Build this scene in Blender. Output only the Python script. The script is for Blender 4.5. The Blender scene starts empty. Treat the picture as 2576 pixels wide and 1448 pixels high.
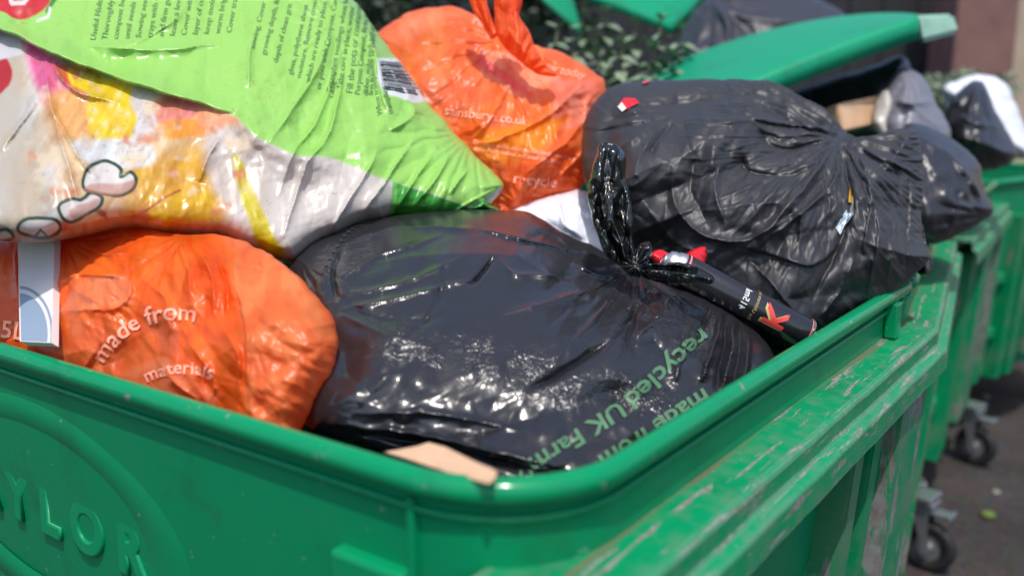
import bpy, bmesh, math, random
import numpy as np
from mathutils import Vector, Matrix, noise as mnoise

sc = bpy.context.scene
col = sc.collection
R = math.radians

# ------------------------------------------------------------------ camera
F, HOR, CX, CY = 2350.0, 255.0, 1288.0, 724.0      # lens in units of a 2576 px wide frame
CAMZ, RIM = 1.67, 1.30
PITCH = math.atan2(CY - HOR, F)
cam_d = bpy.data.cameras.new('camera')
cam = bpy.data.objects.new('camera', cam_d); col.objects.link(cam)
cam.location = (0, 0, CAMZ); cam.rotation_euler = (math.pi/2 - PITCH, 0, 0)
cam_d.sensor_width = 36; cam_d.lens = 36*F/2576
cam_d.clip_start = .05; cam_d.clip_end = 400
cam_d.dof.use_dof = True; cam_d.dof.focus_distance = 1.52; cam_d.dof.aperture_fstop = 1.9
sc.camera = cam

# ------------------------------------------------------------------ light
SUN_EL, SUN_AZ = 66.0, 176.0          # azimuth clockwise from +Y (the view direction)
world = bpy.data.worlds.new('World'); sc.world = world; world.use_nodes = True
wn = world.node_tree.nodes; wl = world.node_tree.links
sky = wn.new('ShaderNodeTexSky'); sky.sky_type = 'NISHITA'; sky.sun_disc = False
sky.sun_elevation = R(SUN_EL); sky.sun_rotation = R(SUN_AZ); sky.air_density = .8; sky.dust_density = 2.2; sky.ozone_density = 1.0
wl.new(sky.outputs[0], wn['Background'].inputs[0]); wn['Background'].inputs[1].default_value = 0.15
sun_d = bpy.data.lights.new('sun', 'SUN'); sun_d.energy = 2.4; sun_d.angle = R(.6); sun_d.color = (1, .96, .9)
sun = bpy.data.objects.new('sun', sun_d); col.objects.link(sun)
to_sun = Vector((math.sin(R(SUN_AZ))*math.cos(R(SUN_EL)), math.cos(R(SUN_AZ))*math.cos(R(SUN_EL)), math.sin(R(SUN_EL))))
sun.rotation_euler = to_sun.to_track_quat('Z', 'Y').to_euler(); sun.location = (0, 0, 6)
sc.view_settings.view_transform = 'Standard'; sc.view_settings.look = 'None'
sc.view_settings.exposure = 0.5; sc.view_settings.gamma = 1
sc.render.engine = 'CYCLES'
sc.cycles.use_denoising = True
sc.cycles.max_bounces = 8; sc.cycles.transparent_max_bounces = 12
sc.cycles.caustics_reflective = False; sc.cycles.caustics_refractive = False
sc.cycles.sample_clamp_indirect = 6

# ------------------------------------------------------------------ helpers
cp, sp = math.cos(PITCH), math.sin(PITCH)
def world_pt(x, y, d):
    """point seen at (x, y) at depth d metres in front of the lens (arrays allowed)"""
    x = np.asarray(x, float); y = np.asarray(y, float); d = np.asarray(d, float)
    a = (x - CX)/F*d; b = (CY - y)/F*d
    return np.stack([a, d*cp + b*sp, CAMZ + b*cp - d*sp], -1)
def V(x, y, d): return Vector(world_pt(x, y, d))
def ground_pt(x, y, z=0.0):
    a = (x - CX)/F; b = (CY - y)/F
    dz = b*cp - sp
    d = (z - CAMZ)/dz
    return V(x, y, d)

def tag(o, label=None, cat=None, group=None, kind=None):
    if label: o['label'] = label
    if cat: o['category'] = cat
    if group: o['group'] = group
    if kind: o['kind'] = kind
    return o
def empty(name, loc=(0,0,0), rz=0, **k):
    o = bpy.data.objects.new(name, None); col.objects.link(o)
    o.location = loc; o.rotation_euler = (0, 0, rz); o.empty_display_size = .1
    return tag(o, **k)
def mesh_obj(name, verts, faces, mat, parent=None, smooth=True, **k):
    me = bpy.data.meshes.new(name)
    me.from_pydata([tuple(v) for v in verts] if not isinstance(verts, list) else verts, [], faces)
    me.update()
    if smooth: me.shade_smooth()
    o = bpy.data.objects.new(name, me); col.objects.link(o)
    if mat: me.materials.append(mat)
    if parent: o.parent = parent
    return tag(o, **k)
def link_mesh(name, me, parent=None, **k):
    o = bpy.data.objects.new(name, me); col.objects.link(o)
    if parent: o.parent = parent
    return tag(o, **k)
def bm_obj(name, bm, mat, parent=None, smooth=False, **k):
    me = bpy.data.meshes.new(name); bm.normal_update(); bm.to_mesh(me); bm.free()
    if smooth: me.shade_smooth()
    if mat: me.materials.append(mat)
    return link_mesh(name, me, parent, **k)
def bm_box(bm, lo, hi, bevel=0.0, M=None):
    r = bmesh.ops.create_cube(bm, size=1)
    vs = r['verts']
    for v in vs:
        v.co = Vector([lo[i] + (v.co[i] + .5)*(hi[i] - lo[i]) for i in range(3)])
    if bevel > 0:
        es = list({e for v in vs for e in v.link_edges})
        r = bmesh.ops.bevel(bm, geom=es, offset=bevel, segments=2, affect='EDGES', profile=.5)
        vs = list({v for f in r['faces'] for v in f.verts} | {v for v in vs if v.is_valid})
    if M is not None:
        for v in vs: v.co = M @ v.co
    return vs
def sweep(path, prof, closed=False, prof_closed=True, up=None):
    """sweep 2D profile [(a,b)] along 3D path; a = sideways, b = up"""
    n = len(path); m = len(prof); vs = []; fs = []
    for i, p in enumerate(path):
        if closed: t = path[(i+1) % n] - path[i-1]
        else: t = path[min(i+1, n-1)] - path[max(i-1, 0)]
        t = t.normalized(); u = Vector(up) if up else Vector((0, 0, 1))
        s = t.cross(u).normalized(); u2 = s.cross(t).normalized()
        for a, b in prof: vs.append(tuple(p + s*a + u2*b))
    for i in range(n if closed else n-1):
        j = (i+1) % n
        for k in range(m if prof_closed else m-1):
            l = (k+1) % m
            fs.append((i*m+k, j*m+k, j*m+l, i*m+l))
    if not closed and prof_closed:
        fs.append(tuple(range(m))); fs.append(tuple((n-1)*m + k for k in reversed(range(m))))
    return vs, fs
def circle(r, n=14): return [(r*math.cos(2*math.pi*k/n), r*math.sin(2*math.pi*k/n)) for k in range(n)]

# ------------------------------------------------------------------ materials
MATS = {}
def nt(name):
    m = bpy.data.materials.new(name); m.use_nodes = True
    n = m.node_tree.nodes; l = m.node_tree.links
    return m, n, l, n['Principled BSDF']
def N(n, t, **k):
    x = n.new(t)
    for a, b in k.items():
        if a in x.inputs.keys(): x.inputs[a].default_value = b
        else: setattr(x, a, b)
    return x
def simple(name, rgb, rough=.5, metal=0.0, spec=.5, bump=0.0, bscale=60.0, var=0.0, vscale=8.0):
    m, n, l, b = nt(name)
    b.inputs['Base Color'].default_value = (*rgb, 1); b.inputs['Roughness'].default_value = rough
    b.inputs['Metallic'].default_value = metal; b.inputs['Specular IOR Level'].default_value = spec
    tc = n.new('ShaderNodeTexCoord')
    if var:
        no = N(n, 'ShaderNodeTexNoise', Scale=vscale, Detail=5.0, Roughness=.65); l.new(tc.outputs['Object'], no.inputs['Vector'])
        mr = N(n, 'ShaderNodeMapRange'); mr.inputs[1].default_value = .3; mr.inputs[2].default_value = .7
        mr.inputs[3].default_value = 1-var; mr.inputs[4].default_value = 1+var
        l.new(no.outputs[0], mr.inputs[0])
        mx = N(n, 'ShaderNodeVectorMath', operation='SCALE'); mx.inputs[0].default_value = rgb
        l.new(mr.outputs[0], mx.inputs['Scale']); l.new(mx.outputs[0], b.inputs['Base Color'])
    if bump:
        no = N(n, 'ShaderNodeTexNoise', Scale=bscale, Detail=6.0, Roughness=.6); l.new(tc.outputs['Object'], no.inputs['Vector'])
        bp = N(n, 'ShaderNodeBump', Strength=bump, Distance=.004); l.new(no.outputs[0], bp.inputs['Height']); l.new(bp.outputs[0], b.inputs['Normal'])
    return m

def crinkle_nodes(n, l, scale, strength, dist=.003, fine=1.0, attr=False):
    """crumpled film relief: warped voronoi ridges + fine noise"""
    tc = n.new('ShaderNodeTexCoord')
    w = N(n, 'ShaderNodeTexNoise', Scale=scale*.35, Detail=3.0); l.new(tc.outputs['Object'], w.inputs['Vector'])
    mx = N(n, 'ShaderNodeVectorMath', operation='MULTIPLY_ADD'); mx.inputs[1].default_value = (.12, .12, .12)
    l.new(w.outputs['Color'], mx.inputs[0]); l.new(tc.outputs['Object'], mx.inputs[2])
    def rid(sc_, dist_, det):
        q = N(n, 'ShaderNodeTexNoise', Scale=sc_, Detail=det, Roughness=.5, Distortion=dist_); l.new(mx.outputs[0], q.inputs['Vector'])
        s1 = N(n, 'ShaderNodeMath', operation='SUBTRACT'); s1.inputs[1].default_value = .5; l.new(q.outputs[0], s1.inputs[0])
        s2 = N(n, 'ShaderNodeMath', operation='ABSOLUTE'); l.new(s1.outputs[0], s2.inputs[0])
        return s2
    v = rid(scale, .6, 1.0); v2 = rid(scale*2.3, .8, 1.0)
    f = N(n, 'ShaderNodeTexNoise', Scale=scale*4, Detail=2.0, Roughness=.5); l.new(tc.outputs['Object'], f.inputs['Vector'])
    # patchy mask: some areas taut, others crumpled
    pm = N(n, 'ShaderNodeTexNoise', Scale=5.5, Detail=2.0); l.new(tc.outputs['Object'], pm.inputs['Vector'])
    pr = N(n, 'ShaderNodeMapRange'); pr.inputs[1].default_value = .42; pr.inputs[2].default_value = .66
    pr.inputs[3].default_value = .3; pr.inputs[4].default_value = 1.0; l.new(pm.outputs[0], pr.inputs[0])
    a = N(n, 'ShaderNodeMath', operation='MULTIPLY_ADD'); a.inputs[1].default_value = .45
    l.new(v2.outputs[0], a.inputs[0]); l.new(v.outputs[0], a.inputs[2])
    a2 = N(n, 'ShaderNodeMath', operation='MULTIPLY_ADD'); a2.inputs[1].default_value = .12*fine
    l.new(f.outputs[0], a2.inputs[0]); l.new(a.outputs[0], a2.inputs[2])
    if attr:
        pr = N(n, 'ShaderNodeAttribute', attribute_name='crinkle')
    a3 = N(n, 'ShaderNodeMath', operation='MULTIPLY'); l.new(a2.outputs[0], a3.inputs[0]); l.new(pr.outputs['Fac' if attr else 0], a3.inputs[1])
    bp = N(n, 'ShaderNodeBump', Strength=strength, Distance=dist); l.new(a3.outputs[0], bp.inputs['Height'])
    return bp, tc

def film(name, rgb, rough=.3, scale=40, strength=.4, dist=.003, spec=.5, dust=0.0, dust_rgb=(.45,.42,.38), coat=0.0, attr=False):
    m, n, l, b = nt(name)
    bp, tc = crinkle_nodes(n, l, scale, strength, dist, attr=attr)
    l.new(bp.outputs[0], b.inputs['Normal'])
    b.inputs['Base Color'].default_value = (*rgb, 1); b.inputs['Roughness'].default_value = rough
    b.inputs['Specular IOR Level'].default_value = spec
    b.inputs['Coat Weight'].default_value = coat; b.inputs['Coat Roughness'].default_value = .12
    if dust:
        d = N(n, 'ShaderNodeTexNoise', Scale=90.0, Detail=6.0, Roughness=.75); l.new(tc.outputs['Object'], d.inputs['Vector'])
        mr = N(n, 'ShaderNodeMapRange'); mr.inputs[1].default_value = .62; mr.inputs[2].default_value = .8; mr.inputs[4].default_value = dust
        l.new(d.outputs[0], mr.inputs[0])
        mx = N(n, 'ShaderNodeMix', data_type='RGBA'); mx.inputs[6].default_value = (*rgb, 1); mx.inputs[7].default_value = (*dust_rgb, 1)
        l.new(mr.outputs[0], mx.inputs[0]); l.new(mx.outputs[2], b.inputs['Base Color'])
        rr = N(n, 'ShaderNodeMapRange'); rr.inputs[3].default_value = rough; rr.inputs[4].default_value = .7
        l.new(mr.outputs[0], rr.inputs[0]); l.new(rr.outputs[0], b.inputs['Roughness'])
    return m
def thin_film(name, rgb, through, trans=.3, transl=.4, rough=.3, scale=30, strength=.35, attr=None):
    """see-through carrier bag film"""
    m, n, l, b = nt(name)
    bp, tc = crinkle_nodes(n, l, scale, strength)
    l.new(bp.outputs[0], b.inputs['Normal'])
    b.inputs['Base Color'].default_value = (*rgb, 1); b.inputs['Roughness'].default_value = rough
    t = N(n, 'ShaderNodeBsdfTranslucent'); t.inputs[0].default_value = (*rgb, 1)
    if attr:
        at = N(n, 'ShaderNodeAttribute', attribute_name=attr); l.new(at.outputs[0], b.inputs['Base Color']); l.new(at.outputs[0], t.inputs[0])
    x = N(n, 'ShaderNodeMixShader'); x.inputs[0].default_value = transl
    l.new(b.outputs[0], x.inputs[1]); l.new(t.outputs[0], x.inputs[2])
    tr = N(n, 'ShaderNodeBsdfTransparent'); tr.inputs[0].default_value = (*through, 1)
    no = N(n, 'ShaderNodeTexNoise', Scale=9.0, Detail=3.0); l.new(tc.outputs['Object'], no.inputs['Vector'])
    mr = N(n, 'ShaderNodeMapRange'); mr.inputs[1].default_value = .35; mr.inputs[2].default_value = .65
    mr.inputs[3].default_value = max(0, trans-.15); mr.inputs[4].default_value = trans+.15; l.new(no.outputs[0], mr.inputs[0])
    y = N(n, 'ShaderNodeMixShader'); l.new(mr.outputs[0], y.inputs[0])
    l.new(x.outputs[0], y.inputs[1]); l.new(tr.outputs[0], y.inputs[2])
    l.new(y.outputs[0], n['Material Output'].inputs[0])
    return m
def bin_paint(name, wear=.35, stretch=(1, 1, 1), scale=14, dirt=.3, edges=0.0, seam=False, base=(.0003, .24, .092), rough=.38):
    m, n, l, b = nt(name)
    tc = n.new('ShaderNodeTexCoord'); mp = N(n, 'ShaderNodeMapping'); mp.inputs['Scale'].default_value = stretch
    l.new(tc.outputs['Object'], mp.inputs[0])
    no = N(n, 'ShaderNodeTexNoise', Scale=scale, Detail=9.0, Roughness=.68, Distortion=.4); l.new(mp.outputs[0], no.inputs['Vector'])
    mr = N(n, 'ShaderNodeMapRange'); mr.inputs[1].default_value = .72-wear*.4; mr.inputs[2].default_value = .745-wear*.4; l.new(no.outputs[0], mr.inputs[0])
    # grime
    b.inputs['Specular IOR Level'].default_value = .3
    n2 = N(n, 'ShaderNodeTexNoise', Scale=scale*.6, Detail=6.0, Roughness=.6); l.new(tc.outputs['Object'], n2.inputs['Vector'])
    m2 = N(n, 'ShaderNodeMapRange'); m2.inputs[1].default_value = .45; m2.inputs[2].default_value = .8; m2.inputs[4].default_value = dirt; l.new(n2.outputs[0], m2.inputs[0])
    mixd = N(n, 'ShaderNodeMix', data_type='RGBA'); mixd.inputs[6].default_value = (*base, 1); mixd.inputs[7].default_value = (.16, .2, .15, 1)
    l.new(m2.outputs[0], mixd.inputs[0])
    # pale specks and dark smudges
    k1 = N(n, 'ShaderNodeTexNoise', Scale=48.0, Detail=3.0, Roughness=.6); l.new(tc.outputs['Object'], k1.inputs['Vector'])
    k2 = N(n, 'ShaderNodeMapRange'); k2.inputs[1].default_value = .70; k2.inputs[2].default_value = .74; k2.inputs[4].default_value = .7; l.new(k1.outputs[0], k2.inputs[0])
    k3 = N(n, 'ShaderNodeMix', data_type='RGBA'); k3.inputs[7].default_value = (.26, .34, .28, 1); l.new(k2.outputs[0], k3.inputs[0]); l.new(mixd.outputs[2], k3.inputs[6])
    k4 = N(n, 'ShaderNodeTexNoise', Scale=7.0, Detail=6.0, Roughness=.7); l.new(tc.outputs['Object'], k4.inputs['Vector'])
    k5 = N(n, 'ShaderNodeMapRange'); k5.inputs[1].default_value = .55; k5.inputs[2].default_value = .75; k5.inputs[4].default_value = .5; l.new(k4.outputs[0], k5.inputs[0])
    k6 = N(n, 'ShaderNodeMix', data_type='RGBA'); k6.inputs[7].default_value = (.012, .09, .04, 1); l.new(k5.outputs[0], k6.inputs[0]); l.new(k3.outputs[2], k6.inputs[6]); mixd = k6
    # bare metal / primer colour
    n3 = N(n, 'ShaderNodeTexNoise', Scale=scale*2.2, Detail=4.0); l.new(tc.outputs['Object'], n3.inputs['Vector'])
    cr = N(n, 'ShaderNodeValToRGB'); cr.color_ramp.elements[0].color = (.17, .14, .115, 1); cr.color_ramp.elements[1].color = (.25, .255, .25, 1)
    cr.color_ramp.elements[0].position = .35; cr.color_ramp.elements[1].position = .6; l.new(n3.outputs[0], cr.inputs[0])
    if edges:      # paint rubbed off along sharp edges
        bv = N(n, 'ShaderNodeBevel', samples=4); bv.inputs['Radius'].default_value = .006; ge = N(n, 'ShaderNodeNewGeometry')
        dt = N(n, 'ShaderNodeVectorMath', operation='DOT_PRODUCT'); l.new(bv.outputs[0], dt.inputs[0]); l.new(ge.outputs['Normal'], dt.inputs[1])
        e1 = N(n, 'ShaderNodeMapRange'); e1.inputs[1].default_value = .99; e1.inputs[2].default_value = .95; e1.inputs[4].default_value = edges; l.new(dt.outputs['Value'], e1.inputs[0])
        en = N(n, 'ShaderNodeTexNoise', Scale=9.0, Detail=7.0, Roughness=.7); l.new(tc.outputs['Object'], en.inputs['Vector'])
        e2 = N(n, 'ShaderNodeMapRange'); e2.inputs[1].default_value = .36; e2.inputs[2].default_value = .48; l.new(en.outputs[0], e2.inputs[0])
        em = N(n, 'ShaderNodeMath', operation='MULTIPLY'); l.new(e1.outputs[0], em.inputs[0]); l.new(e2.outputs[0], em.inputs[1])
        emx = N(n, 'ShaderNodeMath', operation='MAXIMUM'); l.new(em.outputs[0], emx.inputs[0]); l.new(mr.outputs[0], emx.inputs[1]); mr = emx
    if seam:       # brown dirt caught in the corner where the ledge meets the wall
        sx = N(n, 'ShaderNodeSeparateXYZ'); l.new(tc.outputs['Object'], sx.inputs[0])
        s1 = N(n, 'ShaderNodeMapRange'); s1.inputs[1].default_value = -.024; s1.inputs[2].default_value = .004; l.new(sx.outputs['Y'], s1.inputs[0])
        sn = N(n, 'ShaderNodeTexNoise', Scale=16.0, Detail=6.0, Roughness=.7); l.new(mp.outputs[0], sn.inputs['Vector'])
        s0 = N(n, 'ShaderNodeMapRange'); s0.inputs[1].default_value = .02; s0.inputs[2].default_value = .006; l.new(sx.outputs['Y'], s0.inputs[0])
        s9 = N(n, 'ShaderNodeMath', operation='MULTIPLY'); l.new(s1.outputs[0], s9.inputs[0]); l.new(s0.outputs[0], s9.inputs[1]); s1 = s9
        s2 = N(n, 'ShaderNodeMath', operation='MULTIPLY_ADD'); s2.inputs[1].default_value = 2.2; l.new(sn.outputs[0], s2.inputs[0]); l.new(s1.outputs[0], s2.inputs[2])
        s3 = N(n, 'ShaderNodeMapRange'); s3.inputs[1].default_value = 1.75; s3.inputs[2].default_value = 2.15; s3.inputs[4].default_value = .85; l.new(s2.outputs[0], s3.inputs[0])
        sm = N(n, 'ShaderNodeMix', data_type='RGBA'); sm.inputs[7].default_value = (.17, .12, .08, 1); l.new(s3.outputs[0], sm.inputs[0]); l.new(mixd.outputs[2], sm.inputs[6]); mixd = sm
    mx = N(n, 'ShaderNodeMix', data_type='RGBA'); l.new(mr.outputs[0], mx.inputs[0]); l.new(mixd.outputs[2], mx.inputs[6]); l.new(cr.outputs[0], mx.inputs[7])
    l.new(mx.outputs[2], b.inputs['Base Color'])
    rr = N(n, 'ShaderNodeMapRange'); rr.inputs[3].default_value = rough; rr.inputs[4].default_value = .62; l.new(mr.outputs[0], rr.inputs[0])
    l.new(rr.outputs[0], b.inputs['Roughness'])
    n4 = N(n, 'ShaderNodeTexNoise', Scale=60.0, Detail=4.0); l.new(tc.outputs['Object'], n4.inputs['Vector'])
    ad = N(n, 'ShaderNodeMath', operation='MULTIPLY_ADD'); ad.inputs[1].default_value = -1.5; l.new(mr.outputs[0], ad.inputs[0]); l.new(n4.outputs[0], ad.inputs[2])
    bp = N(n, 'ShaderNodeBump', Strength=.22, Distance=.0015); l.new(ad.outputs[0], bp.inputs['Height']); l.new(bp.outputs[0], b.inputs['Normal'])
    return m

M_body = bin_paint('green_bin_paint', wear=.02, dirt=.04)
M_rim = bin_paint('green_rim_paint', wear=.20, scale=38, dirt=.05, rough=.14)
M_ledge = bin_paint('chipped_ledge_paint', wear=.37, stretch=(.12, 1.4, 1.2), scale=56, dirt=.55, edges=.95, seam=True)
M_front = bin_paint('scuffed_front_paint', wear=.30, stretch=(1.0, 1, .3), scale=10, dirt=.75)
M_lid = bin_paint('green_lid_plastic', wear=.0, dirt=.04, base=(.001, .27, .130), rough=.45)
M_worn = bin_paint('worn_pale_plastic', wear=.0, dirt=.2, base=(.30, .52, .40), rough=.6)
M_scuff = bin_paint('scuffed_panel_paint', wear=.44, stretch=(1.4, 1, .3), scale=14, dirt=1.0, rough=.5)
M_sticker = simple('orange_sticker', (.75, .22, .03), .6)
M_rubber = simple('black_rubber', (.015, .015, .016), .6, bump=.2)
M_zinc = simple('galvanised_steel', (.55, .56, .58), .38, metal=.9, bump=.15)
M_black = film('black_refuse_film', (.022, .022, .028), rough=.36, scale=42, strength=.2, dist=.008, spec=.6)
M_black1 = film('smooth_black_film', (.019, .019, .022), rough=.24, scale=48, strength=.7, dist=.012, spec=.75, attr=True)
M_black2 = film('dusty_black_film', (.025, .025, .028), rough=.5, scale=26, strength=.1, dist=.004, spec=.6, dust=.15)
M_ear = film('glossy_black_film', (.006, .008, .007), rough=.22, scale=40, strength=.06, dist=.002, spec=.8)
M_grey = film('grey_film', (.16, .16, .19), rough=.4, scale=20, strength=.3)
M_white = film('white_carrier_film', (.72, .74, .82), rough=.35, scale=40, strength=.35)
M_orange = thin_film('orange_carrier_film', (1.0, .235, .06), (1, .5, .28), trans=.14, transl=.30, rough=.34, scale=22, strength=.12, attr='print')
M_orange_h = thin_film('orange_handle_film', (1.0, .20, .05), (1, .45, .25), trans=.30, transl=.40, rough=.35)
M_card = simple('brown_card', (.62, .40, .25), .75, bump=.1, var=.12, vscale=30)
M_redfoil = film('red_foil', (.62, .012, .02), rough=.25, scale=60, strength=.4)
M_print_pink = simple('pale_pink_ink', (1.0, .40, .27), .4)
M_print_green = simple('green_ink', (.085, .20, .10), .4)
M_print_dark = simple('dark_green_ink', (.11, .23, .065), .5)
M_ink_black = simple('black_ink', (.02, .025, .025), .5)
M_ink_white = simple('white_ink', (.75, .76, .74), .5)
M_gold = simple('gold_ink', (.55, .42, .16), .4)
M_redink = simple('red_ink', (.78, .07, .06), .35)

# ------------------------------------------------------------------ value noise on pixel grids
def vnoise(x, y, seed=0):
    rs = np.random.RandomState(seed); T = rs.rand(256, 256)*2-1
    xi = np.floor(x).astype(int); yi = np.floor(y).astype(int); fx = x-xi; fy = y-yi
    fx = fx*fx*fx*(fx*(fx*6-15)+10); fy = fy*fy*fy*(fy*(fy*6-15)+10)
    g = lambda a, b: T[a % 256, b % 256]
    return (g(xi, yi)*(1-fx)+g(xi+1, yi)*fx)*(1-fy)+(g(xi, yi+1)*(1-fx)+g(xi+1, yi+1)*fx)*fy
def fbm(x, y, seed=0, o=4, g=.5):
    s = 0; a = 1; t = 0
    for k in range(o):
        s = s + a*vnoise(x*2**k+k*17.3, y*2**k+k*9.1, seed+k); t += a; a *= g
    return s/t
def ridged(x, y, seed=0, o=3):
    s = 0; a = 1; t = 0
    for k in range(o):
        s = s + a*(1-2*np.abs(vnoise(x*2**k+k*7.3, y*2**k+k*3.1, seed+k))); t += a; a *= .5
    return s/t

def facets(px, py, seed, lam, slope, n=6, ang=None, spread=90, warp=14, k=.00066, keep=.5):
    """crumpled film: sum of triangle waves -> flat facets meeting in sharp, long creases (height in metres)"""
    rs = np.random.RandomState(seed); h = 0
    for i in range(n):
        L = rs.uniform(*lam); a = rs.uniform(0, 180) if ang is None else ang+rs.uniform(-spread, spread)
        a = math.radians(a); c_, s_ = math.cos(a), math.sin(a)
        t = (px*c_+py*s_+min(warp, .13*L)*fbm(px/(L*.9), py/(L*.9), seed+i*3, 2))/L+rs.rand()
        # uneven spacing of the creases
        t = t+.35*vnoise(t*1.0, px*0+i, seed+50+i)
        f = 2*np.abs(2*(t-np.floor(t))-1)-1
        m = np.clip(keep+1.3*fbm(px/(L*1.3), py/(L*1.3), seed+i*7+1, 2), 0, 1)
        h = h+slope*L*k/4*f*m
    return h
def catmull(P, per=8):
    P = np.array(P, float); n = len(P); out = []
    for i in range(n):
        a, b, c, d = P[i-1], P[i], P[(i+1) % n], P[(i+2) % n]
        for k in range(per):
            t = k/per
            out.append(.5*((2*b)+(c-a)*t+(2*a-5*b+4*c-d)*t*t+(3*b-a-3*c+d)*t**3))
    return np.array(out)
def seg_dist(px, py, poly, closed=True):
    """distance to polyline and the closest point, and the position along it (0..1)"""
    A = np.asarray(poly, float); B = np.roll(A, -1, 0)
    if not closed: A, B = A[:-1], B[:-1]
    best = np.full(px.shape, 1e18); qx = np.zeros_like(px); qy = np.zeros_like(py); tt = np.zeros_like(px); sg = np.zeros_like(px)
    L = np.hypot(*(B-A).T); cum = np.concatenate([[0], np.cumsum(L)]); tot = max(cum[-1], 1e-9)
    for k, ((ax, ay), (bx, by)) in enumerate(zip(A, B)):
        dx, dy = bx-ax, by-ay; q = dx*dx+dy*dy+1e-12
        t = np.clip(((px-ax)*dx+(py-ay)*dy)/q, 0, 1)
        x = ax+t*dx; y = ay+t*dy; d = (px-x)**2+(py-y)**2
        m = d < best
        best = np.where(m, d, best); qx = np.where(m, x, qx); qy = np.where(m, y, qy)
        tt = np.where(m, (cum[k]+t*L[k])/tot, tt); sg = np.where(m, np.sign((px-ax)*dy-(py-ay)*dx), sg)
    return np.sqrt(best), qx, qy, tt, sg
def inside(px, py, poly):
    A = np.asarray(poly, float); B = np.roll(A, -1, 0); c = np.zeros(px.shape, bool)
    for (ax, ay), (bx, by) in zip(A, B):
        if ay == by: continue
        c ^= ((ay > py) != (by > py)) & (px < (bx-ax)*(py-ay)/(by-ay)+ax)
    return c

# ------------------------------------------------------------------ bags: an inflated, creased, crumpled film body
class Bag: pass
OFFS = ((0, 1), (1, 0), (1, 1), (1, -1))
def pairs(a, o):
    dy, dx = o; H, W = a.shape[:2]
    if dx >= 0: return a[:H-dy, :W-dx], a[dy:, dx:]
    return a[:H-dy, -dx:], a[dy:, :W+dx]
def relax(X, B, ok, rest, iters, bend, attach, edge):
    for it in range(iters):
        for o in OFFS:
            a, b = pairs(X, o); v = rest[o][1]
            d = b-a; ln = np.sqrt((d*d).sum(-1))+1e-9
            c = (.5*.5*(ln-rest[o][0])/ln*v)[..., None]*d
            a += c; b -= c
        D = X-B; D[~ok] = 0
        if bend:
            s = np.zeros_like(D); w = np.zeros(D.shape[:2])
            s[1:] += D[:-1]; w[1:] += ok[:-1]; s[:-1] += D[1:]; w[:-1] += ok[1:]
            s[:, 1:] += D[:, :-1]; w[:, 1:] += ok[:, :-1]; s[:, :-1] += D[:, 1:]; w[:, :-1] += ok[:, 1:]
            D = D+bend*(s/np.maximum(w, 1)[..., None]-D)
        D *= (1-attach); D[edge] *= .6
        X = B+D; 
    return X
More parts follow.
